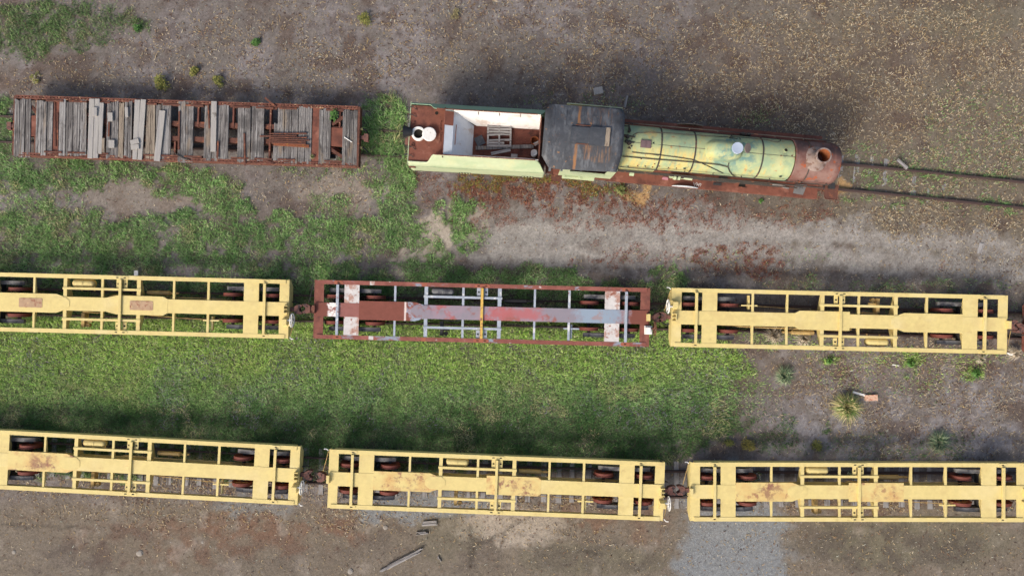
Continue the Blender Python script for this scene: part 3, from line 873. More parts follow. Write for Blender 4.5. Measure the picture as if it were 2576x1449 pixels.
XR, XF = -2.80, 2.78
xstep0, xstep1 = T(425, 770, 2.6)[0], T(505, 735, 2.9)[0]
for s in (-1, 1):
    rows = []
    for x in list(np.linspace(XR, xstep0, 6)) + list(np.linspace(xstep0, xstep1, 7))[1:] + list(np.linspace(xstep1, 2.35, 8))[1:] + list(np.linspace(2.35, XF, 7))[1:]:
        if x <= xstep0:
            zm = 2.55
        elif x < xstep1:
            t = (x - xstep0) / (xstep1 - xstep0)
            zm = 2.55 + .46 * (t * t * (3 - 2 * t))
        elif x <= 2.35:
            zm = 3.01
        else:
            t = (x - 2.35) / (XF - 2.35)
            zm = 3.01 - .75 * t ** 1.6
        row = [(x, s * a, b) for a, b in prof_to(zm)]
        rows.append(row if s < 0 else row[::-1])
    MB().grid(rows).build('side_panel', 'green_tender' if s < 0 else 'green_north_shade', tn, smooth=True, solid=.025)
    # rivet lines and lip
    mb = MB()
    x = XR + .05
    while x < XF - .05:
        mb.box(x, x + .018, s * 1.297 - .008, s * 1.297 + .008, 2.235, 2.253)
        x += .055
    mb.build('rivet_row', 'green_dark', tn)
    MB().box(XR, XF, *sorted((s * 1.1, s * 1.27)), .98, 1.115).build('underframe_beam', 'rust', tn)
for (cx0, cx1, cy) in ((745, 860, 905), (1352, 1467, 942)):
    a, b = T(cx0, cy, 1.25)[0], T(cx1, cy, 1.25)[0]
    st = MB().box(a, b, -1.31, -1.297, 1.20, 1.30).build('step_opening', 'slot', tn)
    mb = MB()
    for k in range(4):
        xx = a + (b - a) * (k + .5) / 4
        mb.box(xx - .03, xx + .03, -1.325, -1.311, 1.19, 1.31)
    mb.build('step_bar', 'green_tender', st)
bx = T(592, 520, 2.9)[0]
MB().box(XR, bx, -1.13, 1.13, 2.44, 2.47).build('tank_deck', 'rust_deck', tn)
MB().box(XR - .03, XR - .002, -1.27, 1.27, 1.12, 2.49).build('rear_plate', 'green_tender', tn)
MB().box(bx, bx + .03, -1.0, 1.0, 2.471, 2.97).build('bunker_bulkhead', 'rust_deck', tn)
# bunker inside: slope sheet, side sheets, floor, front
x1 = T(705, 520, 2.9)[0]
x2 = T(880, 560, 1.75)[0]
xf = T(1525, 600, 2.6)[0]
ZF = 1.72
rows = [[(bx + .031, y, 2.95) for y in (-.95, 0, .95)], [(x1 - .1, y, 2.80) for y in (-.95, 0, .93)], [(x2, y, ZF) for y in (-.62, 0, .62)]]
MB().grid([r[::-1] for r in rows]).build('slope_sheet', 'white_slope', tn, solid=.02)
a, b = T(605, 318, 2.9), T(700, 455, 2.9)
MB().add([(a[0] + .02, b[1], 2.972), (b[0] - .06, b[1], 2.86), (b[0] - .06, .86, 2.86), (a[0] + .02, .86, 2.972)], [(0, 1, 2, 3)]).build('coal_gate', 'rust_deck', tn, solid=.014)
MB().add([(T(715, 450, 2.7)[0], T(715, 450, 2.7)[1], 2.77), (T(722, 450, 2.7)[0], T(722, 450, 2.7)[1], 2.76), (T(708, 645, 2.7)[0], T(708, 645, 2.7)[1], 2.76), (T(700, 645, 2.7)[0], T(700, 645, 2.7)[1], 2.77)],
         [(0, 1, 2, 3)]).build('slope_seam', 'rust', tn, solid=.02)
for s in (-1, 1):
    xs_ = np.linspace(x1 - .1, xf, 9)
    rows = []
    for x in xs_:
        zb = ZF if x > x2 else 2.80 + (ZF - 2.80) * (x - xs_[0]) / (x2 - xs_[0])
        yb = .62 if x > x2 else .93 + (.62 - .93) * (x - xs_[0]) / (x2 - xs_[0])
        row = [(x, s * .905, 3.0), (x, s * .88, 2.62), (x, s * (.88 + (yb - .88) * .5), (2.62 + zb) / 2 if zb < 2.6 else zb), (x, s * yb, zb)]
        rows.append(row[::s])
    MB().grid(rows).build('bunker_side', 'white', tn, solid=.015)
    mb = MB()
    for cx in (930, 1135, 1340):
        xx = T(cx, 380, 2.7)[0]
        mb.bar((xx, s * .885, 2.98), (xx, s * .862, 2.62), .02, .015)
    mb.build('panel_seam', 'rust', tn)
    mb = MB()
    mb.tube([(xstep1, s * .915, 3.02), (2.35, s * .915, 3.02)], .022, 6)
    mb.build('bunker_rim', 'rust_yellow', tn)
MB().box(x2 - .02, xf, -.64, .64, ZF - .04, ZF).build('bunker_floor', 'floor_rust', tn)
MB().box(xf, xf + .04, -.93, .93, ZF - .1, 2.82).build('bunker_front', 'rust_yellow', tn)
MB().box(xf + .04, XF, -1.1, 1.1, 1.15, 1.19).build('front_platform', 'rust', tn)
MB().box(XR, XF, -.5, .5, .8, 1.12).build('tank_underside', 'dark', tn)
hx, hy = T(345, 530, 2.62)
MB().lathe([(.285, 2.472), (.285, 2.60), (.27, 2.625), (.20, 2.625), (.195, 2.60), (.195, 2.476)], (hx, hy, 0), 'Z', 36).build('filler_ring', 'white_clean', tn, smooth=True)
MB().lathe([(.194, 2.478), (0, 2.478)], (hx, hy, 0), 'Z', 36).build('filler_hole', 'slot', tn)
hx2, hy2 = T(452, 538, 2.66)
lid = MB().lathe([(0, -.03), (.265, -.03), (.285, -.012), (.285, .012), (.265, .03), (0, .03)], (0, 0, 0), 'Z', 36).build('filler_lid', 'white_clean', tn, smooth=True)
lid.location = (hx2, hy2, 2.66)
lid.rotation_euler = (0, R(6), 0)
for (cx, cy) in ((570, 457), (570, 570)):
    px, py = T(cx, cy, 2.48)
    mb = MB().tube([(px + .03, py - .17, 2.475), (px - .04, py - .17, 2.52), (px - .04, py + .17, 2.52), (px + .03, py + .17, 2.475)], .012, 5)
    mb.build('grab_rail', 'rust', tn)
px, py = T(525, 332, 2.48)
MB().lathe([(.0, 2.474), (.07, 2.474)], (px, py, 0), 'Z', 16).build('vent_hole', 'slot', tn)
px, py = T(290, 638, 2.5)
MB().lathe([(.07, 2.471), (.07, 2.51), (.04, 2.51), (.04, 2.471)], (px, py, 0), 'Z', 16).build('pipe_socket', 'rust', tn)
px, py = T(300, 425, 2.5)
MB().lathe([(.05, 2.471), (.05, 2.53), (0, 2.54)], (px, py, 0), 'Z', 12).build('pipe_cap', 'rust', tn)
# head lamp
lx, ly = T(255, 512, 2.65)
mb = MB().lathe([(0, .12), (.13, .12), (.17, .05), (.19, -.05), (.25, -.19), (.27, -.23), (.25, -.235), (.20, -.2), (.0, -.1)], (lx + .02, ly, 2.62), 'X', 28)
mb.box(lx - .02, lx + .1, ly - .06, ly + .06, 2.40, 2.45)
mb.build('rear_lamp', 'black', tn, smooth=True)
mb = MB()
for (pts) in ([(250, 350), (290, 350), (325, 370)], [(255, 275), (300, 275), (330, 300)], [(252, 660), (290, 665), (318, 690)], [(252, 745), (280, 745), (298, 765)]):
    mb.tube([(*T(a, b, 2.5), 2.5 + (.06 if i == 1 else 0)) for i, (a, b) in enumerate(pts)], .017, 5)
mb.build('rear_handrail', 'pipe', tn)
mb = MB().tube([(XR - .03, -.55, 1.0), (XR - .2, -.58, 1.08), (XR - .38, -.6, .98), (XR - .44, -.58, .75)], .035, 8)
mb.build('brake_hose', 'black', tn)
MB().tube([(XR - .02, -.42, 1.05), (XR - .2, -.44, 1.05)], .05, 8).build('hose_coupling', 'pink', tn)
mb = MB().box(XR - .2, XR - .03, -.12, .12, .82, 1.02).box(XR - .42, XR - .2, -.17, .17, .78, 1.04)
mb.build('coupler', 'coupler', tn)
MB().box(XR - .13, XR - .031, -1.22, -1.02, 1.1, 1.24).build('lamp_bracket', 'black', tn)
MB().box(XR - .02, XR + .25, -1.318, -1.298, 1.9, 2.2).build('rust_patch', 'rust_yellow', tn)
for e in (-1, 1):
    bogie(tn, e * 1.55, dict(frame='dark'), side=.85)

# things lying in the bunker
pal = thing('pallet', 'broken grey timber pallet lying in the coal bunker', 'pallet', c2(1135, 540, 1.9), TA + 2.5, ZF)
mb = MB()
PW, PH = 1.02, .92
for k, yy in enumerate(np.linspace(-PH / 2, PH / 2, 9)):
    if k in (5,):
        continue
    x0 = -PW / 2 + (.08 if k == 6 else 0)
    x1_ = PW / 2 - (.3 if k == 7 else 0)
    mb.obox(((x0 + x1_) / 2, -yy, .135), (x1_ - x0, .082, .02), .04 if k in (4, 6) else 0)
mb.build('pallet_slats', 'silver_timber', pal)
for xx in (-PW / 2 + .04, 0.0, PW / 2 - .04):
    MB().box(xx - .03, xx + .03, -PH / 2, PH / 2, .0, .122).build('pallet_bearer', 'silver_timber', pal)
    MB().box(xx - .035, xx + .035, -PH / 2 + .02, PH / 2 - .02, .147, .165).build('pallet_top_rail', 'silver_timber', pal)
o = lying('dark_board', 'black square board leaning beside the pallet in the bunker', 'board', (925, 560), (965, 645), .36, .02, ZF + .03, 'timber', cr=c2)
o.data.materials[0] = M['roof_plate']
o.rotation_euler.x = .12
o = lying('dark_plank', 'long dark plank lying along the bunker floor below the pallet', 'plank', (905, 672), (1470, 655), .15, .07, ZF + .005, 'silver_timber', cr=c2)
o.data.materials[0] = M['timber']
lying('grey_plank', 'short grey plank lying slantwise on the bunker floor', 'plank', (1055, 728), (1245, 690), .12, .05, ZF + .01, 'silver_timber', cr=c2)
lying('timber_block', 'pale square block on the bunker floor near the white drum', 'wooden block', (1250, 745), (1312, 750), .14, .1, ZF + .01, 'silver_timber', cr=c2)
lying('grey_plank', 'short grey plank lying by the orange bucket at the bunker front', 'plank', (1475, 640), (1530, 612), .14, .03, ZF + .25, 'silver_timber', cr=c2)
dr = MB().lathe([(0, 0), (.12, 0), (.125, .02), (.125, .33), (.132, .34), (.132, .36), (.11, .36), (.11, .3), (0, .3)], (0, 0, 0), 'Z', 24)
top_thing('plastic_drum', 'white plastic drum in the lower front corner of the bunker', 'drum', dr, 'white_clean', c2(1474, 722, 2.0), 0, ZF + .002, smooth=True)
bu = MB().lathe([(0, 0), (.15, 0), (.17, .3), (.155, .3), (.14, .03), (0, .03)], (0, 0, 0), 'Z', 22)
top_thing('bucket', 'orange rusty bucket at the front of the bunker', 'bucket', bu, 'chim_in', c2(1482, 600, 2.0), 0, ZF + .002, smooth=True)

# ---------------------------------------------------------------- steam locomotive
LX, LA = (7.5, 5.574), -5.0
loco = thing('steam_locomotive', 'derelict pale green steam engine with dark cab roof and rusty smokebox', 'steam engine', LX, LA)
c3 = crop(2300 * .6643, 400 * .6643, .2579)
ll = local(LX, LA)


def Lc(cx, cy, z):
    return ll(c3(cx, cy, z))


ZA, RB = 2.15, .82
xs_cab, xs_b0, xs_b1, xs_sb, xs_fr = -3.22, -3.1, -1.45, 3.86, 5.72
# boiler cladding
prof = [(RB + .05, xs_b0), (RB + .05, xs_b1 - .25), (RB + .02, xs_b1 + .2), (RB, xs_b1 + .6), (RB - .005, xs_sb - .02)]
prof2 = []
for i in range(len(prof) - 1):
    for t in np.linspace(0, 1, 6)[:-1]:
        prof2.append((prof[i][0] + (prof[i + 1][0] - prof[i][0]) * t, prof[i][1] + (prof[i + 1][1] - prof[i][1]) * t))
prof2.append(prof[-1])
boiler = MB().lathe(prof2, (0, 0, ZA), 'X', 64).build('boiler', 'green', loco, smooth=True)
MB().box(xs_b0, xs_b1 - .1, -RB - .045, RB + .045, 1.28, ZA).build('firebox', 'green', loco)


def boiler_r(x):
    return float(np.interp(x, [q[1] for q in prof], [q[0] for q in prof]))


def on_boiler(cx, cy, lift=0.0):
    """measured point -> position on the boiler surface plus lift"""
    z = 3.0
    for _ in range(12):
        x, y = Lc(cx, cy, z)
        r = boiler_r(x) + lift
        yy = max(-r * .999, min(r * .999, y))
        z = .5 * z + .5 * (ZA + math.sqrt(max(0, r * r - yy * yy)))
    return (x, yy, z)


for cx, cy in ((530, 385), (865, 415), (1525, 470)):
    bxp = Lc(cx, cy, 3.0)[0]
    r = boiler_r(bxp)
    MB().lathe([(r + .002, bxp - .03), (r + .014, bxp - .03), (r + .014, bxp + .03), (r + .002, bxp + .03)], (0, 0, ZA), 'X', 64).build('boiler_band', 'pipe', loco, smooth=True)
bxp = Lc(1165, 440, 3.0)[0]
MB().lathe([(RB + .002, bxp - .025), (RB + .012, bxp - .025), (RB + .012, bxp + .025), (RB + .002, bxp + .025)], (0, 0, ZA), 'X', 40, -math.pi * .5 + .4, math.pi * .0 - .0).build('boiler_band', 'pipe', loco, smooth=True) if False else None
MB().tube([(x, 0, ZA + boiler_r(x) + .001) for x in np.linspace(xs_b0, xs_sb, 14)], .009, 5).build('cladding_seam', 'pipe', loco)
# smokebox
RS = .85
sprof = [(RS - .02, xs_sb), (RS + .025, xs_sb + .002), (RS + .025, xs_sb + .07), (RS, xs_sb + .075), (RS, xs_fr - .30), (RS + .015, xs_fr - .295), (RS + .015, xs_fr - .22), (RS, xs_fr - .215), (RS - .01, xs_fr - .1), (RS - .06, xs_fr), (RS - .2, xs_fr + .04), (.5, xs_fr + .1), (.3, xs_fr + .15), (0, xs_fr + .17)]
sb = MB().lathe(sprof, (0, 0, ZA), 'X', 64).build('smokebox', 'smokebox', loco, smooth=True)
MB().lathe([(RS + .027, xs_sb + .58), (RS + .03, xs_sb + .6), (RS + .027, xs_sb + .62)], (0, 0, ZA), 'X', 64).build('smokebox_seam', 'pipe', sb, smooth=True, solid=.012)
MB().box(xs_sb + .1, xs_fr - .15, -.6, .6, 1.0, 1.6).build('smokebox_saddle', 'rust', loco)
chx = Lc(2110, 500, 3.62)[0]
ch = MB().lathe([(.50, 2.90), (.44, 2.99), (.36, 3.03), (.31, 3.10), (.275, 3.22), (.262, 3.45), (.30, 3.53), (.315, 3.58), (.315, 3.62), (.30, 3.635), (.25, 3.635)], (chx, 0, 0), 'Z', 40)
ch.build('chimney', 'chimney_grey', loco, smooth=True)
MB().lathe([(.25, 3.634), (.235, 3.6), (.225, 2.5)], (chx, 0, 0), 'Z', 40).build('chimney_lining', 'chim_in', loco, smooth=True)
MB().lathe([(.226, 2.51), (0, 2.51)], (chx, 0, 0), 'Z', 32).build('chimney_throat', 'slot', loco)
# dome and sandbox casing
dx0, dx1 = Lc(935, 420, 3.05)[0], Lc(1345, 440, 3.05)[0]
dcx = (dx0 + dx1) / 2
sa, sbw = (dx1 - dx0) / 2, .47
rows = []
for r in np.linspace(0.0, 1.0, 12):
    row = []
    for k in range(49):
        a = 2 * math.pi * k / 48
        ex = 2.6
        cc, ss = math.cos(a), math.sin(a)
        q = (abs(cc) ** ex + abs(ss) ** ex) ** (-1 / ex)
        x, y = sa * cc * q * r, sbw * ss * q * r
        z = 2.60 + .84 * (1 - r ** 2.8) ** .6 + .03 * (x / sa)
        row.append((dcx + x, y, z))
    rows.append(row)
MB().grid(rows).build('dome', 'green', loco, smooth=True)
wx, wy = Lc(1262, 420, 3.36)
dd = MB().lathe([(.225, 3.36), (.225, 3.475), (.2, 3.48), (.195, 3.475), (.12, 3.468), (0, 3.465)], (wx, wy, 0), 'Z', 32).build('sand_filler', 'dish', loco, smooth=True)
wx2, wy2 = Lc(1362, 418, 3.33)
ld = MB().lathe([(0, -.015), (.19, -.015), (.2, 0), (.19, .015), (0, .02)], (0, 0, 0), 'Z', 28).build('sand_filler_lid', 'lid_brown', loco, smooth=True)
ld.location = (wx2 + .02, wy2, 3.36)
ld.rotation_euler = (0, R(38), R(-8))
# boiler fittings
px, py, pz = on_boiler(375, 377)
b = MB().box(px - .21, px + .21, py - .15, py + .15, pz - .06, pz + .05).build('safety_valve_cover', 'purple_grey', loco)
MB().box(px - .19, px - .012, py - .13, py + .13, pz + .051, pz + .065).box(px + .012, px + .19, py - .13, py + .13, pz + .051, pz + .065).build('cover_flap', 'purple_grey', b)
for (cx, cy, r) in ((1742, 436, .07), (450, 368, .035), (1690, 690, .06), (755, 612, .06)):
    x, y, z = on_boiler(cx, cy, .0)
    nrm = Vector((0, y, z - ZA)).normalized()
    q = Vector((0, 0, 1)).rotation_difference(nrm)
    o = MB().lathe([(r * 1.35, -.02), (r * 1.35, .014), (r, .016), (r, .006)], (0, 0, 0), 'Z', 20).build('washout_ring', 'green', loco, smooth=True)
    o.location = (x, y, z)
    o.rotation_mode = 'QUATERNION'
    o.rotation_quaternion = q
    h = MB().lathe([(r * .98, .009), (0, .009)], (0, 0, 0), 'Z', 20).build('washout_hole', 'slot', o)
for (cx, cy) in ((295, 588), (370, 592), (440, 600), (460, 570), (505, 592), (595, 606), (672, 612), (330, 520), (1693, 490), (1800, 490), (1075, 405)):
    x, y, z = on_boiler(cx, cy, .0)
    MB().tube([(x, y, z - .01), (x, y - .004, z + .03)], .028, 8).build('washout_plug', 'rust', loco)
# cab front turret and pipes
mb = MB()
for (cx, cy, zz, r) in ((215, 250, 3.0, .06), (200, 300, 3.1, .085), (215, 360, 3.1, .1), (190, 345, 3.15, .07), (235, 395, 3.0, .06)):
    x, y = Lc(cx, cy, zz)
    mb.lathe([(r, 2.7), (r, zz - .05), (r * .75, zz - .04), (r * .7, zz + .02), (0, zz + .04)], (x, y, 0), 'Z', 14)
for pts in ([(165, 200, 2.9), (215, 205, 2.95), (225, 250, 3.0)], [(160, 285, 3.0), (270, 310, 3.02)], [(160, 300, 3.05), (205, 300, 3.05)], [(165, 350, 3.0), (265, 362, 3.05)], [(160, 400, 2.95), (230, 420, 2.98)], [(212, 180, 2.8), (212, 420, 3.0)]):
    mb.tube([(*Lc(a, b, c), c) for a, b, c in pts], .03, 7)
mb.build('steam_manifold', 'pipe', loco, smooth=True)
PIPES = [([(145, 497), (420, 522), (650, 540), (800, 551), (1000, 570), (1090, 580), (1170, 600)], .020, .05), ([(240, 455), (330, 468), (480, 480), (600, 497), (720, 512), (830, 530), (920, 565), (1020, 610), (1090, 645), (1130, 662)], .016, .03),
         ([(1185, 560), (1175, 600), (1190, 640), (1220, 680), (1260, 705)], .02, .05), ([(235, 330), (255, 285), (290, 268), (400, 262), (600, 268), (800, 285), (1180, 308)], .014, .03),
         ([(1195, 320), (1210, 290), (1250, 280), (1300, 330)], .016, .04), ([(1185, 310), (1270, 325)], .014, .03), ([(1200, 300), (1400, 318), (1560, 335), (1660, 358), (1690, 345), (1685, 325)], .014, .03), ([(250, 460), (380, 470), (500, 490)], .01, .02)]
for pts, r, lift in PIPES:
    MB().tube([on_boiler(a, b, lift) for a, b in pts], r, 6).build('boiler_pipe', 'pipe', loco)
# hand rails along both flanks
for s, zz, yy in ((1, 2.62, .86), (-1, 2.42, .9)):
    mb = MB().tube([(xs_b0 + .05, s * yy, zz), (0, s * yy, zz), (xs_fr - .1, s * yy, zz - .03)], .019, 6)
    for x in np.linspace(xs_b0 + .4, xs_fr - .3, 8):
        mb.tube([(x, s * (yy - .06), zz), (x, s * yy, zz)], .024, 6)
    mb.build('hand_rail', 'pipe', loco)
for k, (zz, yy, x0, x1p) in enumerate(((1.85, .92, xs_b0, xs_fr - .2), (1.72, .95, xs_b0, 3.4), (1.62, .98, -.4, 4.6))):
    MB().tube([(x0, -yy, zz), (x1p, -yy, zz - .05)], .03, 6).build('side_pipe', 'pipe', loco)
MB().tube([(xs_b0, .93, 1.8), (3.6, .93, 1.75)], .035, 6).build('side_pipe', 'pipe', loco)
mb = MB()
for x in (-2.4, -.55, -.45):
    MB().lathe([(0, x - .1), (.11, x - .09), (.11, x + .09), (0, x + .1)], (0, -.98, 1.62), 'X', 14).build('valve_body', 'green_tender', loco, smooth=True)
mb.box(-.8, -.1, -1.02, -.9, 1.5, 1.58).tube([(-.2, -.98, 1.62), (.15, -1.0, 1.62)], .06, 10)
mb.build('injector', 'green_tender', loco, smooth=True)
mb = MB()
for x in (2.05, 2.3):
    mb.lathe([(.08, 1.36), (.08, 1.8), (.09, 1.82), (.06, 1.9), (0, 1.92)], (x, 1.02, 0), 'Z', 12)
mb.build('lubricator', 'pipe', loco, smooth=True)
# running boards, splashers
ZR = 1.38
for s in (-1, 1):
    mb = MB().box(-3.5 if s > 0 else -3.9, 5.55, *sorted((s * .5, s * 1.33)), ZR - .02, ZR)
    mb.box(-3.4, 5.5, *sorted((s * 1.30, s * 1.325)), ZR - .2, ZR - .022)
    mb.build('running_board', 'rust_deck', loco)
    pts = [(-.62, ZR + .003)] + [(-.62 + 1.12 * t, ZR + .02 + .22 * math.sin(math.pi * t) ** .8) for t in np.linspace(0.03, .97, 14)] + [(.5, ZR + .003)]
    MB().yprism(pts, *sorted((s * 1.30, s * 1.33))).build('splasher', 'timber_tan' if s > 0 else 'white_slope', loco)
for x in np.linspace(-3.2, 5.3, 18):
    pass
a, b = Lc(1285, 758, 1.4), Lc(1345, 797, 1.4)
MB().box(a[0], b[0], b[1], a[1], ZR + .002, ZR + .01).build('board_hole', 'slot', loco)
mb = MB().box(a[0] - .04, b[0] + .04, b[1] - .04, b[1], ZR + .002, ZR + .04).box(a[0] - .04, b[0] + .04, a[1], a[1] + .04, ZR + .002, ZR + .04)
mb.build('hole_frame', 'rust', loco)
mb = MB()
for k in range(3):
    a = Lc(1062 + 28 * k, 765 - 28 * k, 1.42)
    mb.box(a[0] - .12, a[0] + .22, a[1] - .05, a[1] + .05, ZR + .002, ZR + .03 + .03 * k)
mb.build('foot_step', 'dark', loco)
q = [Lc(*c, 1.45) for c in ((1830, 765), (1950, 775), (1910, 872), (1815, 855))]
MB().prism([q[3], q[2], q[1], q[0]], ZR + .03, ZR + .05).build('cover_plate', 'frame_grey', loco)
a, b = Lc(2125, 765, 1.4), Lc(2240, 922, 1.4)
MB().prism([(a[0], b[1] + .08), (a[0] + .06, b[1]), (b[0], b[1]), (b[0], a[1]), (a[0], a[1])], ZR + .004, ZR + .02).build('front_step_plate', 'rust', loco)
mb = MB().tube([(a[0], b[1] + .08, ZR + .03), (a[0] + .06, b[1], ZR + .03), (b[0], b[1], ZR + .03), (b[0], b[1] + .8, ZR + .03)], .012, 5)
mb.build('step_edge', 'rust_yellow', loco)
MB().box(a[0] + .12, a[0] + .36, a[1] - .2, a[1] + .05, ZR + .021, ZR + .16).build('lamp_iron', 'dark', loco)
MB().box(5.55, 5.75, -.95, 1.2, ZR - .3, ZR - .01).build('front_buffer_beam', 'rust', loco)
MB().box(5.76, 5.95, -.1, .1, .85, 1.05).box(5.95, 6.2, -.17, .17, .82, 1.08).build('coupler', 'coupler', loco)
MB().tube([(5.72, .42, 1.3), (5.95, .45, 1.36), (6.1, .42, 1.2), (6.2, .38, .9)], .035, 8).build('brake_hose', 'black', loco)
MB().tube([(5.8, .44, 1.36), (6.05, .46, 1.37)], .06, 8).build('hose_coupling', 'pink', loco)
mb = MB()
for s in (-1, 1):
    mb.box(-3.4, 5.5, *sorted((s * .38, s * .44)), .75, 1.36)
mb.build('main_frame', 'dark', loco)
for s in (-1, 1):
    MB().lathe([(0, 3.9), (.27, 3.9), (.27, 4.9), (0, 4.9)], (0, s * .95, .85), 'X', 20).build('cylinder', 'rust', loco, smooth=True)
    for x in (-2.3, -.75, .8, 2.35):
        pr = [(0, -.05), (.12, -.07), (.5, -.03), (.6, -.065), (.66, -.065), (.66, .045), (.69, .06), (.69, .075), (.5, .05), (0, .06)]
        MB().lathe([(r, h * -s) for r, h in pr], (x, s * .57, RAIL_TOP + .66), 'Y', 36).build('driving_wheel', 'dark', loco, smooth=True)
    for x in (3.5, 5.2):
        pr = [(0, -.05), (.3, -.03), (.36, -.065), (.40, -.065), (.40, .045), (.43, .06), (.43, .075), (0, .06)]
        MB().lathe([(r, h * -s) for r, h in pr], (x, s * .57, RAIL_TOP + .40), 'Y', 28).build('leading_wheel', 'wheel', loco, smooth=True)
    MB().bar((-2.3, s * .72, .72), (2.35, s * .72, .72), .05, .1).build('coupling_rod', 'dark', loco)
# cab
RZ = 3.72


def roof_z(y):
    return RZ - .27 * (abs(y) / 1.3) ** 2


cq = [(1640, 235), (2335, 290), (2360, 352), (2335, 735), (2275, 922), (1620, 870), (1548, 745), (1585, 305)]
# outline in the engine's own frame, at the height each corner really has
crn = []
for c in cq:
    z = 3.4
    for _ in range(6):
        x, y = ll(c2(*c, z))
        z = roof_z(max(-1.32, min(1.32, y)))
    crn.append((x, y))


def roof_span(y):
    """x-range of the roof outline at a given y"""
    xs_ = []
    n = len(crn)
    for i in range(n):
        a, b = crn[i], crn[(i + 1) % n]
        if (a[1] - y) * (b[1] - y) <= 0 and abs(a[1] - b[1]) > 1e-6:
            t = (y - a[1]) / (b[1] - a[1])
            xs_.append(a[0] + (b[0] - a[0]) * t)
    return min(xs_), max(xs_)


ymin, ymax = min(c[1] for c in crn), max(c[1] for c in crn)
rows = []
for y in np.linspace(ymin + .004, ymax - .004, 36):
    xa, xb = roof_span(y)
    rows.append([(xa + (xb - xa) * t, y, roof_z(y)) for t in np.linspace(0, 1, 14)])
roof_cx = sum(c[0] for c in crn) / 8
for r_ in rows:
    for i, q in enumerate(r_):
        r_[i] = (q[0] - roof_cx, q[1], q[2])
ro = MB().grid(rows).build('cab_roof', 'roof', loco, smooth=True, solid=.03)
ro.location = (roof_cx, 0, 0)
lr = lambda cx, cy, z=3.75: ll(c2(cx, cy, z))


def roof_panel(name, mat, c0, c1_, lift, par=ro, h=.03):
    a, b = lr(*c0), lr(*c1_)
    y0, y1 = sorted((a[1], b[1]))
    x0, x1q = sorted((a[0], b[0]))
    ys_ = np.linspace(y0, y1, 5)
    mb = MB()
    top = [[(x - roof_cx, y, roof_z(y) + lift + h) for x in (x0, x1q)] for y in ys_]
    bot = [[(x - roof_cx, y, roof_z(y) + lift) for x in (x0, x1q)] for y in ys_]
    mb.grid(top)
    mb.grid([r_[::-1] for r_ in bot])
    for k in range(4):
        mb.add([bot[k][0], top[k][0], top[k + 1][0], bot[k + 1][0]], [(0, 1, 2, 3)])
        mb.add([bot[k][1], bot[k + 1][1], top[k + 1][1], top[k][1]], [(0, 1, 2, 3)])
    mb.add([bot[0][0], bot[0][1], top[0][1], top[0][0]], [(0, 1, 2, 3)])
    mb.add([bot[-1][0], top[-1][0], top[-1][1], bot[-1][1]], [(0, 1, 2, 3)])
    return mb.build(name, mat, par)


roof_panel('roof_vent_frame', 'roof_plate', (1838, 458), (2212, 662), .017, h=.03)
roof_panel('roof_vent_edge', 'rust_orange', (1885, 446), (2030, 456), .017, h=.04)
roof_panel('roof_vent_edge', 'rust_orange', (1880, 630), (2005, 638), .048, h=.03)
roof_panel('roof_hatch', 'roof_plate', (1836, 462), (2012, 634), .05)
roof_panel('roof_hatch', 'roof_plate', (2024, 468), (2158, 656), .05, h=.07)
roof_panel('roof_hatch_rail', 'timber_tan', (2164, 474), (2204, 658), .05, h=.05)
for cx in (1668, 1975, 2040, 2225, 2115, 1785):
    roof_panel('roof_rib', 'roof', (cx - 2, 262), (cx + 2, 446), .016, h=.012)
    roof_panel('roof_rib', 'roof', (cx - 30, 668), (cx - 26, 884), .016, h=.012)
xa, xb = -6.0, -3.25
for s in (-1, 1):
    mb = MB()
    y0, y1 = sorted((s * 1.22, s * 1.25))
    mb.box(xa + .55, xb, y0, y1, 1.2, 2.25).box(xb - .35, xb, y0, y1, 2.25, 3.36).box(xa + .55, xa + .95, y0, y1, 2.25, 3.36).box(xa + .95, xb - .35, y0, y1, 3.1, 3.36)
    mb.build('cab_side', 'green_tender', loco)
    MB().box(xa + .95, xb - .35, *sorted((s * 1.251, s * 1.31)), 2.2, 2.255).build('window_sill', 'green_tender', loco)
MB().box(xb, xb + .03, -1.22, 1.22, 1.2, 3.28).build('cab_front', 'green_tender', loco)
MB().box(xa, xb, -1.2, 1.2, 1.1, 1.16).build('cab_floor', 'rust', loco)
# cab sill skirts on the near flank
a, b = lr(1752, 900, 1.25), lr(2110, 985, 1.2)
MB().box(a[0], -3.9, -1.36, -1.255, 1.12, 1.2).box(a[0], a[0] + .12, -1.34, -1.255, 1.2, 1.36).box(-4.6, -4.5, -1.34, -1.255, 1.2, 1.36).build('cab_skirt', 'green_tender', loco)
MB().tube([(a[0], -1.33, 1.34), (-4.5, -1.33, 1.34)], .02, 6).build('grab_rail', 'green_tender', loco)
mb = MB()
a = lr(1700, 950, 1.0)
for k, zz in enumerate((1.1, .8, .5)):
    mb.box(a[0] - .2, a[0] + .2, -1.34 - .03 * k, -1.1, zz - .03, zz)
mb.box(a[0] - .23, a[0] - .2, -1.3, -1.1, .45, 1.2)
mb.build('cab_steps', 'rust', loco)
MB().box(a[0] - .22, a[0] + .22, -1.24, -.8, 1.17, 1.2).build('fall_plate', 'rust_deck', loco)
# chalk scrawl on the running board
mb = MB()
pts = [(842, 752), (850, 790), (858, 765), (876, 752), (868, 792), (884, 760), (890, 790), (900, 758), (915, 768), (905, 790)]
w3 = [(*Lc(a_, b_, ZR), ZR + .004) for a_, b_ in pts]
for i in range(len(w3) - 1):
    mb.bar(w3[i], w3[i + 1], .014, .004)
mb.build('chalk_scrawl', 'white_clean', loco)

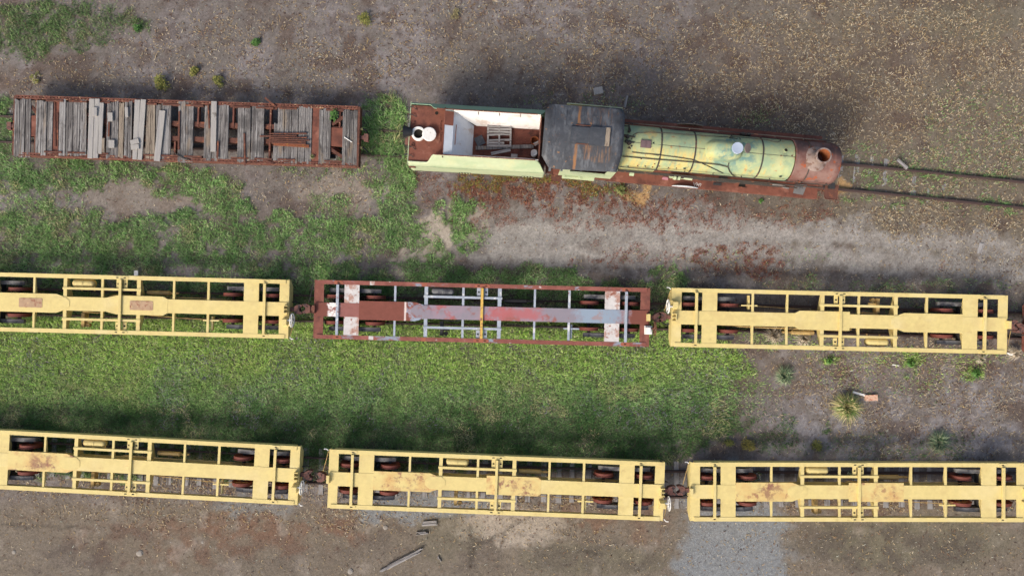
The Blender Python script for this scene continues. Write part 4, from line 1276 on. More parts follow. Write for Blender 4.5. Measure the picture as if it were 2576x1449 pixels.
lying('grey_plank', 'short grey plank lying on the engine running board near the smokebox', 'plank', (1612, 765), (1772, 806), .09, .03, ZR + .002, 'silver_timber', cr=c3)
top_thing('pink_rag', 'faded pink rag on the engine running board', 'rag', MB().prism([(-.12, -.05), (.12, -.06), (.13, .04), (.0, .06), (-.11, .05)], 0, .05), 'pink', c3(565, 711, 1.43), LA, ZR + .002)

# ---------------------------------------------------------------- ground
def vnoise(x, y, seed):
    xi, yi = np.floor(x).astype(np.int64), np.floor(y).astype(np.int64)
    fx, fy = x - xi, y - yi
    fx, fy = fx * fx * (3 - 2 * fx), fy * fy * (3 - 2 * fy)

    def h(a, b):
        n = (a * 374761393 + b * 668265263 + seed * 974634533) & 0xffffffff
        n = ((n ^ (n >> 13)) * 1274126177) & 0xffffffff
        return ((n ^ (n >> 16)) & 0xffff) / 65535.0
    return (h(xi, yi) * (1 - fx) + h(xi + 1, yi) * fx) * (1 - fy) + (h(xi, yi + 1) * (1 - fx) + h(xi + 1, yi + 1) * fx) * fy


def fbm(x, y, seed, oct=4):
    a, s, t = .5, 0, 0
    for i in range(oct):
        s = s + a * vnoise(x, y, seed + i * 17)
        t += a
        x, y, a = x * 2.03 + 5.1, y * 2.03 + 1.7, a * .55
    return s / t


def sstep(a, b, v):
    t = np.clip((v - a) / (b - a), 0, 1)
    return t * t * (3 - 2 * t)


def warp(X, Y):
    """world -> survey pixels of the ground, with ragged edges"""
    px, py = 1288 + X * 56.667, 724.5 - Y * 56.667
    wx_ = (fbm(X * .9, Y * .9, 3) - .5) * 110 + (fbm(X * 3.5, Y * 3.5, 9) - .5) * 50
    wy_ = (fbm(X * .9, Y * .9, 5) - .5) * 80 + (fbm(X * 3.5, Y * 3.5, 13) - .5) * 40
    return px + wx_, py + wy_


def blobs(px, py, L):
    out = np.zeros_like(px)
    for cx, cy, rx, ry, a in L:
        d = np.sqrt(((px - cx) / rx) ** 2 + ((py - cy) / ry) ** 2)
        v = a * (1 - sstep(.7, 1.15, d))
        out = np.maximum(out, v) if a > 0 else out * (1 + v)
    return out


GRASS = [(70, 75, 170, 80, .75), (200, 50, 150, 45, .55), (270, 80, 90, 40, .4), (360, 75, 18, 14, .8), (0, 290, 60, 60, .9), (15, 360, 40, 60, .7), (120, 440, 260, 42, 1), (450, 448, 150, 45, 1), (560, 500, 75, 70, 1), (100, 520, 120, 40, .55),
         (120, 600, 260, 80, .8), (420, 610, 240, 70, .9), (700, 590, 130, 50, 1), (620, 650, 240, 35, .75), (150, 670, 340, 40, .8), (820, 530, 50, 60, .5), (860, 500, 20, 30, .6), (900, 420, 60, 25, .35), (760, 430, 80, 18, .3),
         (965, 320, 70, 100, .9), (1005, 450, 65, 60, 1), (990, 520, 50, 40, .9), (870, 590, 150, 50, .95), (1000, 595, 85, 45, 1), (1172, 515, 28, 42, 1), (1110, 530, 30, 25, .7), (1185, 595, 36, 48, 1), (1125, 555, 16, 16, .9), (1090, 645, 45, 30, .8),
         (720, 690, 90, 40, .8), (840, 700, 80, 40, .85), (1000, 695, 250, 45, 1), (1320, 692, 160, 33, 1), (1680, 710, 45, 40, .9), (500, 735, 900, 45, .8), (1300, 740, 500, 40, .8), (800, 820, 1110, 60, 1), (1300, 820, 600, 60, 1),
         (-200, 990, 900, 165, 1), (600, 1000, 900, 165, 1), (1300, 1005, 610, 165, 1), (1700, 930, 215, 75, 1), (1750, 1060, 150, 70, .95), (600, 1150, 900, 50, .9), (1500, 1140, 260, 35, .8),
         (2080, 1080, 18, 14, .6), (2090, 905, 25, 20, .6), (1950, 1100, 70, 40, .35), (2300, 900, 300, 30, .22), (2280, 915, 22, 34, .7), (2450, 935, 30, 26, .6), (2230, 960, 200, 50, .15), (2350, 1120, 90, 30, .25), (2150, 1130, 200, 25, .2),
         (2350, 440, 230, 10, .55), (2250, 500, 150, 9, .5), (2480, 520, 100, 10, .6), (2230, 725, 320, 22, .35), (2300, 790, 260, 50, .25), (2380, 430, 220, 70, .2), (2180, 390, 60, 30, .3), (2450, 320, 160, 120, .13), (1850, 650, 300, 16, .1), (2000, 850, 140, 25, .4), (1520, 470, 60, 30, .2), (1900, 300, 60, 30, .2), (1450, 270, 200, 25, .2)]
REDS = [(1330, 480, 230, 35, 1), (1480, 500, 150, 40, .8), (1600, 530, 260, 30, .7), (1250, 540, 90, 40, .5), (1800, 530, 230, 25, .4), (1790, 655, 60, 40, .9), (1900, 660, 70, 50, .8), (1680, 640, 150, 22, .55), (1600, 655, 220, 14, .4), (1480, 610, 40, 12, .3),
        (2010, 530, 90, 30, .4), (2090, 490, 40, 30, .4), (1090, 470, 50, 40, .4), (820, 700, 30, 20, .3), (700, 560, 60, 20, .2), (1700, 560, 300, 18, .35), (2380, 660, 20, 20, .4)]
GOLD = [(1260, 455, 110, 14, 1), (1400, 462, 150, 14, 1), (1500, 468, 90, 14, .7)]
GRAV = [(1240, 600, 130, 65, .7), (1450, 595, 300, 80, .9), (1750, 595, 300, 75, .95), (2050, 615, 300, 70, .9), (2350, 645, 280, 70, .75), (2550, 670, 160, 60, .6), (1650, 630, 300, 60, .7), (1500, 530, 300, 30, .35)]
SAND = [(1300, 1320, 130, 55, .7), (1090, 585, 75, 45, 1), (1075, 650, 70, 30, .8), (1180, 545, 40, 60, .6), (1245, 1330, 110, 40, .8), (1330, 1300, 80, 25, .5), (390, 500, 200, 40, .3), (860, 480, 120, 50, .4)]
BLUEG = [(1845, 1390, 160, 95, 1), (1790, 1420, 110, 60, 1), (1900, 1420, 100, 60, 1), (1850, 1310, 150, 40, 1), (1000, 1275, 120, 40, .9), (1130, 1260, 150, 45, .9), (1850, 1230, 170, 50, .9), (640, 1260, 100, 30, .5)]
BROWN = [(430, 1370, 250, 60, .8), (700, 1340, 260, 60, 1), (1500, 1290, 180, 25, .8), (1620, 1320, 60, 40, .6), (2200, 1270, 360, 30, .6), (1950, 280, 400, 110, .6), (2100, 130, 500, 90, .35), (600, 550, 120, 40, .3), (2100, 950, 300, 60, .5), (2420, 880, 120, 60, .5), (900, 1300, 120, 30, .4), (520, 505, 80, 30, .7), (1500, 260, 300, 20, .5), (60, 195, 220, 30, .6)]
DARK = [(230, 1400, 130, 35, .8), (330, 1350, 80, 30, .5), (120, 1440, 60, 20, .5), (700, 1400, 250, 40, .35), (1000, 1360, 90, 40, .5), (1480, 1390, 180, 50, .6), (2250, 1380, 260, 60, .8), (2080, 1360, 70, 60, .6), (1180, 1400, 100, 40, .4), (1900, 660, 70, 45, .6), (2050, 660, 40, 25, .6), (2150, 700, 240, 25, .5), (90, 215, 120, 26, .6), (2440, 600, 30, 30, .5)]  # dark soil; the bottom right patch also paints a soft tree shadow
OLIVE = [(2280, 1370, 280, 70, .8), (1480, 1400, 200, 50, .6), (1120, 1350, 80, 60, .5), (2450, 50, 200, 60, .4), (2000, 60, 200, 30, .2)]
ORANGE = [(1612, 482, 50, 20, 1), (1590, 476, 40, 12, .8), (2128, 462, 26, 22, 1)]
LITT = [(2150, 180, 520, 230, 1), (2450, 300, 300, 300, 1), (1700, 150, 300, 150, .7), (1300, 80, 400, 120, .5), (700, 130, 400, 130, .45), (250, 210, 250, 60, .3), (1600, 230, 300, 80, .6), (2350, 540, 300, 90, 1), (2480, 660, 150, 60, .8), (1880, 660, 180, 45, .7), (2180, 720, 300, 30, .6),
        (2300, 950, 350, 130, .5), (2350, 1110, 300, 60, .4), (500, 1220, 500, 45, .9), (1350, 1250, 350, 40, .9), (2250, 1250, 400, 40, 1), (400, 1300, 500, 30, .3), (1300, 1330, 400, 40, .15), (2350, 1380, 300, 80, .04), (900, 1290, 130, 40, 1), (1500, 480, 300, 40, .25), (2000, 540, 140, 30, .5), (880, 480, 200, 70, .2)]


def fields(X, Y):
    px, py = warp(X, Y)
    F_ = {}
    n1 = fbm(X * 1.6, Y * 1.6, 21)
    n2 = fbm(X * 5.0, Y * 5.0, 33, 3)
    g = blobs(px, py, GRASS)
    n3 = fbm(X * 2.6, Y * 2.6, 57, 3)
    loose = 1 - sstep(760, 800, py)
    F_['grass'] = np.clip(g * (1.2 - (.55 + .45 * loose) * (1 - sstep(.3 + .03 * loose, .56 + .03 * loose, n1 * .35 + n3 * .4 + n2 * .25))), 0, 1)
    for k, L in (('red', REDS), ('gold', GOLD), ('grav', GRAV), ('sand', SAND), ('blue', BLUEG), ('brown', BROWN), ('dark', DARK), ('olive', OLIVE), ('orange', ORANGE), ('lit', LITT)):
        F_[k] = blobs(px, py, L)
    F_['n1'], F_['n2'] = n1, n2
    return F_


def axis(half, core, step):
    a = list(np.arange(-core, core + step / 2, step))
    d = step
    p = core
    ext = []
    while p < half:
        d *= 1.22
        p += d
        ext.append(p)
    return np.array([-e for e in ext[::-1]] + a + ext)


gx, gy = axis(420, 24.0, .09), axis(420, 14.0, .09)
X, Y = np.meshgrid(gx, gy)
Fd = fields(X, Y)
base = np.array([.142, .125, .112])


def lay(c, col, m):
    m = np.clip(m, 0, 1)[..., None]
    return c * (1 - m) + np.array(col) * m


C = np.broadcast_to(base, X.shape + (3,)).copy()
n0 = fbm(X * .5, Y * .5, 41)
nm = fbm(X * 2.4, Y * 2.4, 45)
nf = fbm(X * 7, Y * 7, 77, 3)
C = lay(C, (.215, .195, .195), sstep(.46, .66, n0 * .6 + nm * .4) * .8)
C = lay(C, (.075, .055, .046), sstep(.54, .70, nm) * .6)
C = lay(C, (.235, .225, .23), sstep(.48, .62, nm) * sstep(1880, 1960, 1288 + X * 56.667) * sstep(-8.5, -7.5, Y) * (1 - sstep(-3.2, -2.4, Y)) * .75)
C = lay(C, (.135, .11, .072), sstep(1650, 2150, 1288 + X * 56.667) * sstep(-2, 3, Y) * .7)
C = lay(C, (.085, .06, .048), sstep(.52, .72, fbm(X * 1.1, Y * 1.1, 51)) * .75)
C = lay(C, (.105, .072, .052), Fd['brown'] * (.5 + .5 * Fd['n2']))
lower = sstep(1240, 1290, 724.5 - Y * 56.667)
C = lay(C, (.155, .128, .095), lower * .85)
C = lay(C, (.15, .09, .06), lower * Fd['brown'] * sstep(.35, .65, Fd['n1']))
C = lay(C, (.25, .215, .18), lower * sstep(.60, .76, fbm(X * 1.3, Y * 1.3, 61)) * .5)
C = lay(C, (.27, .255, .235), Fd['grav'] * sstep(.30, .56, Fd['n1'] * .35 + Fd['n2'] * .3 + nm * .35))
C = lay(C, (.37, .32, .26), Fd['sand'] * .9)
C = lay(C, (.19, .20, .205), Fd['blue'])
C = lay(C, (.12, .115, .07), Fd['olive'] * .65)
C = lay(C, (.07, .055, .048), Fd['dark'] * sstep(.3, .6, Fd['n1']) * .75)
RUTS = [([(1370, 1335), (1430, 1345), (1500, 1362)], 4), ([(1300, 1340), (1380, 1360), (1450, 1385), (1560, 1400)], 4), ([(1180, 1330), (1190, 1380), (1180, 1420)], 9), ([(1265, 1345), (1262, 1400)], 9), ([(0, 1322), (300, 1330)], 4), ([(1330, 1300), (1240, 1350), (1200, 1370)], 7),
        ([(1250, 575), (1700, 575), (2100, 590), (2576, 625)], 12), ([(1250, 640), (1700, 625), (2100, 640), (2576, 690)], 12)]
gpx, gpy = 1288 + X * 56.667, 724.5 - Y * 56.667
gpx = gpx + (fbm(X * 2, Y * 2, 171) - .5) * 16
gpy = gpy + (fbm(X * 2, Y * 2, 173) - .5) * 16
for pl_, w_ in RUTS:
    dm = np.full_like(X, 1e9)
    for (ax_, ay_), (bx_, by_) in zip(pl_[:-1], pl_[1:]):
        t_ = np.clip(((gpx - ax_) * (bx_ - ax_) + (gpy - ay_) * (by_ - ay_)) / ((bx_ - ax_) ** 2 + (by_ - ay_) ** 2), 0, 1)
        dm = np.minimum(dm, np.hypot(gpx - ax_ - t_ * (bx_ - ax_), gpy - ay_ - t_ * (by_ - ay_)))
    C = C * (1 - .38 * (1 - sstep(w_ * .4, w_ * 1.3, dm)) * sstep(.3, .6, Fd['n1']))[..., None] if w_ < 10 else lay(C, (.36, .335, .305), (1 - sstep(w_ * .5, w_ * 2, dm)) * .4 * Fd['grav'])
C = lay(C, (.17, .075, .05), Fd['red'] * sstep(.4, .6, Fd['n2']) * .75)
C = lay(C, (.42, .26, .11), Fd['orange'] * .9)
C = lay(C, (.075, .085, .035), sstep(.15, .8, Fd['grass']) * .8)
C = C * (.8 + .4 * nf)[..., None]
Z = (fbm(X * .4, Y * .4, 91) - .5) * .05 + (nf - .5) * .025
far = np.maximum(np.abs(X) / 30, np.abs(Y) / 20)
Z = Z * (far < 3)
ny, nx = X.shape
idx = np.arange(nx * ny).reshape(ny, nx)
quads = np.stack([idx[:-1, :-1], idx[:-1, 1:], idx[1:, 1:], idx[1:, :-1]], -1).reshape(-1, 4)


def np_mesh(name, verts, loops, starts, cols=None):
    me = bpy.data.meshes.new(name)
    me.vertices.add(len(verts))
    me.vertices.foreach_set('co', np.ascontiguousarray(verts, dtype=np.float32).ravel())
    me.loops.add(len(loops))
    me.loops.foreach_set('vertex_index', np.ascontiguousarray(loops, dtype=np.int32))
    me.polygons.add(len(starts))
    me.polygons.foreach_set('loop_start', np.ascontiguousarray(starts, dtype=np.int32))
    me.update(calc_edges=True)
    if cols is not None:
        at = me.attributes.new('tint', 'FLOAT_COLOR', 'POINT')
        c4 = np.ones((len(verts), 4), np.float32)
        c4[:, :3] = cols
        at.data.foreach_set('color', c4.ravel())
    return me


me = np_mesh('ground', np.stack([X, Y, Z], -1).reshape(-1, 3), quads.ravel(), np.arange(len(quads)) * 4, C.reshape(-1, 3))
me.polygons.foreach_set('use_smooth', [True] * len(me.polygons))
gm = make_mat('bare_earth', (.2, .15, .13), [
    dict(col=(.05, .035, .03), scale=16, lo=.58, hi=.68, amt=.65, detail=4),
    dict(col=(.36, .33, .31), scale=22, lo=.62, hi=.70, amt=.6, detail=3),
    dict(col=(.09, .06, .05), scale=45, lo=.55, hi=.7, amt=.5, detail=2),
    dict(col=(.42, .39, .36), scale=60, lo=.64, hi=.70, amt=.6, detail=2)], attr='tint', rough=.95, vary=.35, vscale=9, bump=(30, .7))
me.materials.append(gm)
go = bpy.data.objects.new('ground', me)
COL.objects.link(go)
tag(go, kind='structure')


def ground_z(x, y):
    return (fbm(x * .4, y * .4, 91) - .5) * .05 + (fbm(x * 7, y * 7, 77, 3) - .5) * .025


def scatter(n, dens_key, pw=1.0, extra=None, box=(-23.5, 23.5, -13.5, 13.5)):
    x = RNG.uniform(box[0], box[1], n)
    y = RNG.uniform(box[2], box[3], n)
    f = fields(x, y)
    d = f[dens_key] if extra is None else extra(x, y, f)
    k = RNG.uniform(0, 1, n) < d ** pw
    return x[k], y[k], {a: b[k] for a, b in f.items()}


def blades(name, x, y, L, W, lean, col, mat, z0=None, curl=0.0, head=None):
    n = len(x)
    a = RNG.uniform(0, 2 * np.pi, n) if head is None else head
    z = ground_z(x, y) if z0 is None else z0
    dx, dy = np.cos(a), np.sin(a)
    b = a + curl * RNG.uniform(-1, 1, n)
    ex, ey = np.cos(b), np.sin(b)
    up = np.sqrt(np.clip(1 - lean ** 2, 0.0, 1))
    P0 = np.stack([x, y, z - .005], -1)
    P1 = P0 + np.stack([dx * lean * .8, dy * lean * .8, up * 1.0 + .12], -1) * (L * .5)[:, None]
    P2 = P1 + np.stack([ex * (lean * .6 + .4), ey * (lean * .6 + .4), up * .45 - .12], -1) * (L * .5)[:, None]
    S = np.stack([-dy, dx, np.zeros(n)], -1) * (W / 2)[:, None]
    V = np.stack([P0 - S * .7, P0 + S * .7, P1 + S, P1 - S, P2], 1).reshape(-1, 3)
    o = np.arange(n) * 5
    fl_ = np.stack([o, o + 1, o + 2, o + 3, o + 3, o + 2, o + 4], -1).ravel()
    st = np.stack([np.arange(n) * 7, np.arange(n) * 7 + 4], -1).ravel()
    c = np.repeat(col, 5, 0)
    m_ = np_mesh(name, V, fl_, st, c)
    m_.materials.append(M[mat])
    ob = bpy.data.objects.new(name, m_)
    COL.objects.link(ob)
    return ob


def pick(n, cols, w):
    i = RNG.choice(len(cols), n, p=np.array(w) / sum(w))
    return np.array(cols)[i] * RNG.uniform(.75, 1.25, (n, 1))


# meadow grass
x, y, f = scatter(900000, 'grass', 1.15)
n = len(x)
clump = fbm(x * 2.2, y * 2.2, 111, 3)
big = fbm(x * .6, y * .6, 121)
py = 724.5 - y * 56.667
lush_shade = np.clip(sstep(.35, .65, clump) * .6 + .4 * sstep(985, 1050, py) * (py < 1180), 0, 1)  # lush clumps, plus the shading band above the lower wagons painted in
sunny = (py > 800) * (1 - sstep(900, 1040, py + (big - .5) * 120)) * 1.0 + .12 * (py < 700) * sstep(.4, .6, big)  # sunlit strip of the lawn put into the blade colour
c_mid = pick(n, [(.11, .20, .065), (.145, .22, .08), (.085, .18, .05), (.19, .23, .12), (.26, .26, .17)], [4, 3, 3, 2, 1.1])
c_lush_shade = pick(n, [(.035, .085, .022), (.045, .10, .025), (.06, .12, .035), (.025, .065, .02)], [3, 3, 2, 2])
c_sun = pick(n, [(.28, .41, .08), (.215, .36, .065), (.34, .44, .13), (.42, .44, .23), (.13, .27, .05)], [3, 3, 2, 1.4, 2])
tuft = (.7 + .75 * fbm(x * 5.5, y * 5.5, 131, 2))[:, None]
col = (c_mid * (1 - lush_shade[:, None]) + c_lush_shade * lush_shade[:, None]) * (1.5 - .45 * sstep(1000, 1090, py) * (py < 1200))[:, None]  # shading band above the lower wagons dimmed again in the colour
dry = (RNG.uniform(0, 1, n) < .55 * sstep(.56, .70, fbm(x * .9, y * .9, 151)))
col[dry] = pick(int(dry.sum()), [(.34, .31, .17), (.28, .27, .15), (.22, .24, .10)], [2, 2, 2])
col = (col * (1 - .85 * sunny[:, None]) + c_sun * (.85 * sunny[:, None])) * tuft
flw = (RNG.uniform(0, 1, n) < .10 * sstep(.5, .62, big)) & (py > 850) & (py < 1080)
col = col * (1 - .4 * (py < 250))[:, None]  # top grass dimmed: vignette painted into its colour
col[flw] = np.array([.22, .19, .26]) * RNG.uniform(.7, 1.2, (flw.sum(), 1))
L = RNG.uniform(.11, .30, n) * (.7 + .7 * clump) * (.55 + .45 * f['grass'])
px_ = 1288 + x * 56.667
L = L * (1 + .8 * ((px_ > 895) & (px_ < 1035) & (py > 230) & (py < 440)) + .5 * (np.abs(py - 690 - px_ * .02) < 26) * (px_ < 1800) * sstep(.45, .6, big))
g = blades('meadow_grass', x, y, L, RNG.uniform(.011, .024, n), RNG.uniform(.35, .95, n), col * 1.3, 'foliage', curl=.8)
tag(g, 'green meadow grass growing around and under the wagons', 'grass', kind='stuff')
# red and golden weeds
x, y, f = scatter(300000, 'red', 1.0, lambda X_, Y_, F_: np.clip(F_['red'] * sstep(.42, .58, F_['n2']) * .45 + F_['gold'] * .8, 0, 1), box=(-5, 21, -1, 8))
n = len(x)
gold = (RNG.uniform(0, 1, n) < f['gold'] * .8)[:, None]
col = np.where(gold, pick(n, [(.30, .26, .06), (.36, .2, .06), (.2, .22, .05), (.33, .13, .05)], [3, 2, 3, 1]), pick(n, [(.24, .07, .05), (.2, .09, .05), (.3, .12, .06), (.14, .05, .04)], [3, 3, 2, 2]))
g = blades('red_weeds', x, y, RNG.uniform(.06, .17, n), RNG.uniform(.012, .026, n), RNG.uniform(.5, .98, n), col, 'foliage', curl=1.0)
tag(g, 'red and golden low weeds beside the tender and engine', 'weeds', kind='stuff')
# dry curled litter
x, y, f = scatter(520000, 'lit', 1.0, lambda X_, Y_, F_: np.clip(.03 + F_['lit'] * .5 * sstep(.3, .62, F_['n1'] * .6 + F_['n2'] * .4), 0, 1) * (1 - .75 * F_['grass']) * (1 - .7 * F_['grav']))
n = len(x)
col = pick(n, [(.36, .285, .175), (.27, .20, .125), (.46, .39, .28), (.18, .11, .07), (.33, .235, .11), (.085, .05, .04), (.30, .31, .26)], [3, 3, 1.3, 3, 2, 3, .7])
golden = (RNG.uniform(0, 1, n) < .6 * sstep(1500, 2200, 1288 + x * 56.667) * (y > 1.5))
col[golden] = pick(int(golden.sum()), [(.38, .305, .185), (.28, .205, .115), (.48, .41, .29), (.15, .10, .065)], [3, 2.4, 2.6, 3])
g = blades('dry_litter', x, y, RNG.uniform(.09, .22, n), RNG.uniform(.018, .036, n), RNG.uniform(.97, 1.0, n), col, 'litter', z0=ground_z(x, y) + .012, curl=1.9)
tag(g, 'dry curled stalks and leaves strewn over the earth', 'litter', kind='stuff')
# dry tussocky stalks near the right yellow wagons, small green sprigs everywhere
x, y, f = scatter(60000, 'lit', 1.0, lambda X_, Y_, F_: np.clip(.10 * sstep(.58, .72, fbm(X_ * 1.4, Y_ * 1.4, 141)) * (1 - F_['grav']) * (1 - F_['blue']) * (Y_ > -9), 0, 1))
n = len(x)
g = blades('green_sprigs', x, y, RNG.uniform(.05, .13, n), RNG.uniform(.012, .024, n), RNG.uniform(.5, .95, n), pick(n, [(.09, .15, .05), (.15, .2, .13), (.18, .19, .07)], [3, 2, 2]), 'foliage', curl=.8)
tag(g, 'sparse green sprigs dotting the bare earth', 'weeds', kind='stuff')


# pale straw
STRAW_P = [(2090, 960, 90, 40, .6), (2200, 1060, 150, 50, .4), (2450, 1010, 140, 70, .4), (1930, 1010, 40, 40, .5), (2200, 905, 180, 28, .5), (2330, 890, 60, 60, .8), (2400, 900, 120, 35, .6), (1990, 845, 120, 35, .7), (2380, 865, 80, 25, .8), (790, 1240, 30, 60, 1), (830, 1290, 40, 20, .8), (2050, 960, 120, 60, .35), (1900, 880, 30, 20, .5), (1560, 1255, 60, 25, .8), (2300, 1000, 260, 80, .25), (920, 470, 80, 40, .4), (640, 480, 40, 30, .4), (1250, 850, 300, 20, .25), (770, 830, 40, 40, .6)]
x, y, f = scatter(260000, 'lit', 1.0, lambda X_, Y_, F_: blobs(*warp(X_, Y_), STRAW_P) * sstep(.3, .6, F_['n2']) * .8)
n = len(x)
g = blades('pale_straw', x, y, RNG.uniform(.10, .30, n), RNG.uniform(.010, .020, n), RNG.uniform(.75, 1.0, n), pick(n, [(.46, .39, .29), (.36, .28, .2), (.55, .48, .36), (.24, .15, .11)], [3, 3, 2, 2]), 'foliage', z0=ground_z(x, y) + .01, curl=1.0)
tag(g, 'pale dry straw lying in patches between the wagon rows', 'straw', kind='stuff')


# pebbles
def pebbles(name, x, y, s, col):
    n = len(x)
    z = ground_z(x, y)
    t = RNG.uniform(0, np.pi, n)
    base_ = np.array([(1, 0, -.2), (0, .8, -.2), (-1, 0, -.2), (0, -.8, -.2), (.15, .1, .7)])
    V = np.empty((n, 5, 3))
    for k in range(5):
        bx_ = base_[k] * RNG.uniform(.7, 1.2, (n, 1))
        V[:, k, 0] = x + s * (bx_[:, 0] * np.cos(t) - bx_[:, 1] * np.sin(t))
        V[:, k, 1] = y + s * (bx_[:, 0] * np.sin(t) + bx_[:, 1] * np.cos(t))
        V[:, k, 2] = z + s * bx_[:, 2]
    o = np.arange(n)[:, None] * 5
    tri = np.array([0, 1, 4, 1, 2, 4, 2, 3, 4, 3, 0, 4])
    lp = (o + tri[None]).ravel()
    m_ = np_mesh(name, V.reshape(-1, 3), lp, np.arange(n * 4) * 3, np.repeat(col, 5, 0))
    m_.materials.append(M['litter'])
    ob = bpy.data.objects.new(name, m_)
    COL.objects.link(ob)
    return ob


px2 = lambda q: 1288 + q * 56.667
py2 = lambda q: 724.5 - q * 56.667
x, y, f = scatter(260000, 'grav', 1.0, lambda X_, Y_, F_: np.clip(F_['grav'] * .28 + F_['blue'] * .75 + .02 + .12 * blobs(px2(X_), py2(Y_), [(1845, 1390, 260, 150, 1)]), 0, 1) * (1 - F_['grass']))
n = len(x)
col = pick(n, [(.3, .31, .32), (.2, .2, .21), (.42, .4, .37), (.13, .12, .12), (.33, .28, .23)], [3, 3, 2, 2, 2])
bl = (f['blue'] > .3)[:, None]
col = np.where(bl, col * np.array([.9, 1.0, 1.08]), col)
g = pebbles('gravel', x, y, RNG.uniform(.012, .032, n), col)
tag(g, 'loose grey gravel on the paths and ballast', 'gravel', kind='stuff')


# ---------------------------------------------------------------- single plants and pieces on the ground
def plant(name, label, cat, pxy, r, h, cols, n, leaf, w, group=None, z=0.0, seed=0, spiky=True):
    """many separate leaves fanned out of one root"""
    rg = np.random.default_rng(seed + int(pxy[0]))
    cx, cy = site(*pxy, z)
    V, Fc, Cc = [], [], []
    lobes = [(rg.uniform(-.55, .55) * r, rg.uniform(-.55, .55) * r, rg.uniform(.3, .65) * r, rg.uniform(.6, 1.0)) for _ in range(6)]
    lean = rg.uniform(0, 2 * math.pi)
    for k in range(n):
        a = rg.uniform(0, 2 * math.pi)
        d = Vector((math.cos(a), math.sin(a), 0))
        s = Vector((-d.y, d.x, 0)) * w * rg.uniform(.6, 1.2)
        c = np.array(cols[rg.integers(len(cols))]) * rg.uniform(.7, 1.25) * (1.45 if spiky else 1.1)
        if spiky:
            q = rg.uniform(.3, 1) * r * (.8 + .45 * math.cos(a - lean) * rg.uniform(0, 1)) * (1.3 if rg.uniform() < .08 else 1)
            hh = h * rg.uniform(.4, 1.0)
            p0 = d * rg.uniform(0, .12) * r
            p1 = d * q * .55 + Vector((0, 0, hh))
            p2 = d * q + Vector((0, 0, hh * rg.uniform(.3, .8)))
        else:
            lb = lobes[rg.integers(6)]
            q = lb[2] * math.sqrt(rg.uniform(0, 1))
            zz = h * lb[3] * (1 - .7 * (q / lb[2]) ** 2) * rg.uniform(.25, 1.0)
            p0 = d * q + Vector((lb[0], lb[1], zz))
            a2 = rg.uniform(0, 2 * math.pi)
            d2 = Vector((math.cos(a2), math.sin(a2), rg.uniform(-.3, .5))).normalized()
            s = d2.cross(Vector((0, 0, 1))).normalized() * w
            p1, p2 = p0 + d2 * leaf * .5, p0 + d2 * leaf
        o = len(V)
        V += [p0 - s * .6, p0 + s * .6, p1 + s, p1 - s, p2]
        Fc += [(o, o + 1, o + 2, o + 3), (o + 3, o + 2, o + 4)]
        Cc += [c] * 5
    m_ = bpy.data.meshes.new(name)
    m_.from_pydata(V, [], Fc)
    at = m_.attributes.new('tint', 'FLOAT_COLOR', 'POINT')
    c4 = np.ones((len(V), 4), np.float32)
    c4[:, :3] = np.array(Cc)
    at.data.foreach_set('color', c4.ravel())
    m_.materials.append(M['foliage'])
    ob = bpy.data.objects.new(name, m_)
    ob.location = (cx, cy, z)
    COL.objects.link(ob)
    return tag(ob, label, cat, group)


BLUE_T = [(.13, .19, .11), (.2, .25, .15), (.08, .14, .07), (.26, .27, .17)]
STRAW = [(.38, .33, .15), (.28, .28, .11), (.15, .21, .06), (.45, .38, .22), (.10, .17, .05)]
YG = [(.24, .24, .06), (.17, .19, .045), (.32, .29, .09), (.12, .14, .04)]
GRN = [(.05, .13, .03), (.08, .18, .04), (.12, .22, .06)]
PALE = [(.42, .37, .29), (.33, .28, .2), (.5, .45, .37)]
GT, GS2 = 'grass tussocks', 'small shrubs on the bare ground'
plant('grass_tussock', 'large straw yellow grass tussock left of the orange block', 'grass tussock', (2118, 1018), 1.0, .55, STRAW, 900, .4, .011, GT)
plant('grass_tussock', 'blue-green grass tussock close to the lawn edge below the right-hand middle wagon', 'grass tussock', (1966, 945), .68, .35, BLUE_T, 480, .4, .010, GT)
plant('grass_tussock', 'dark blue-green tussock just above the lower right yellow wagon', 'grass tussock', (2352, 1108), .8, .35, BLUE_T, 560, .4, .010, GT)
plant('grass_tussock', 'dry pale tussock in the gap at the right end of the middle row', 'grass tussock', (2545, 885), .5, .4, PALE, 160, .4, .012, GT)
plant('grass_tussock', 'dry pale tussock at the bottom edge of the right-hand middle wagon', 'grass tussock', (2462, 902), .4, .3, PALE + GRN[:1], 140, .4, .012, GT)
for i, (lab, q, r) in enumerate((('pale dry tussock under the left half of the right-hand middle wagon, left of two', (1945, 845), .7), ('pale dry tussock under the left half of the right-hand middle wagon, right of two', (2020, 850), .6))):
    plant('grass_tussock', lab, 'grass tussock', q, r, .35, PALE, 200, .4, .012, GT, seed=i)
plant('shrub', 'large yellow-green shrub just above the flat wagon', 'shrub', (408, 212), .36, .6, YG, 420, .1, .016, GS2, spiky=False)
plant('shrub', 'yellow-green shrub furthest from the flat wagon in the group of three', 'shrub', (491, 184), .24, .4, YG, 240, .09, .014, GS2, spiky=False)
plant('shrub', 'yellow-green shrub at the right of the group of three above the flat wagon', 'shrub', (550, 208), .25, .4, YG, 240, .09, .014, GS2, spiky=False)
plant('shrub', 'olive shrub near the top edge above the gap between flat wagon and tender', 'shrub', (916, 50), .3, .45, YG, 260, .1, .014, GS2, spiky=False)
plant('shrub', 'faint straw coloured shrub near the top edge, rightmost of the shrubs there', 'shrub', (1142, 38), .28, .3, [(.3, .27, .13), (.22, .18, .1)], 160, .1, .012, GS2, spiky=False)
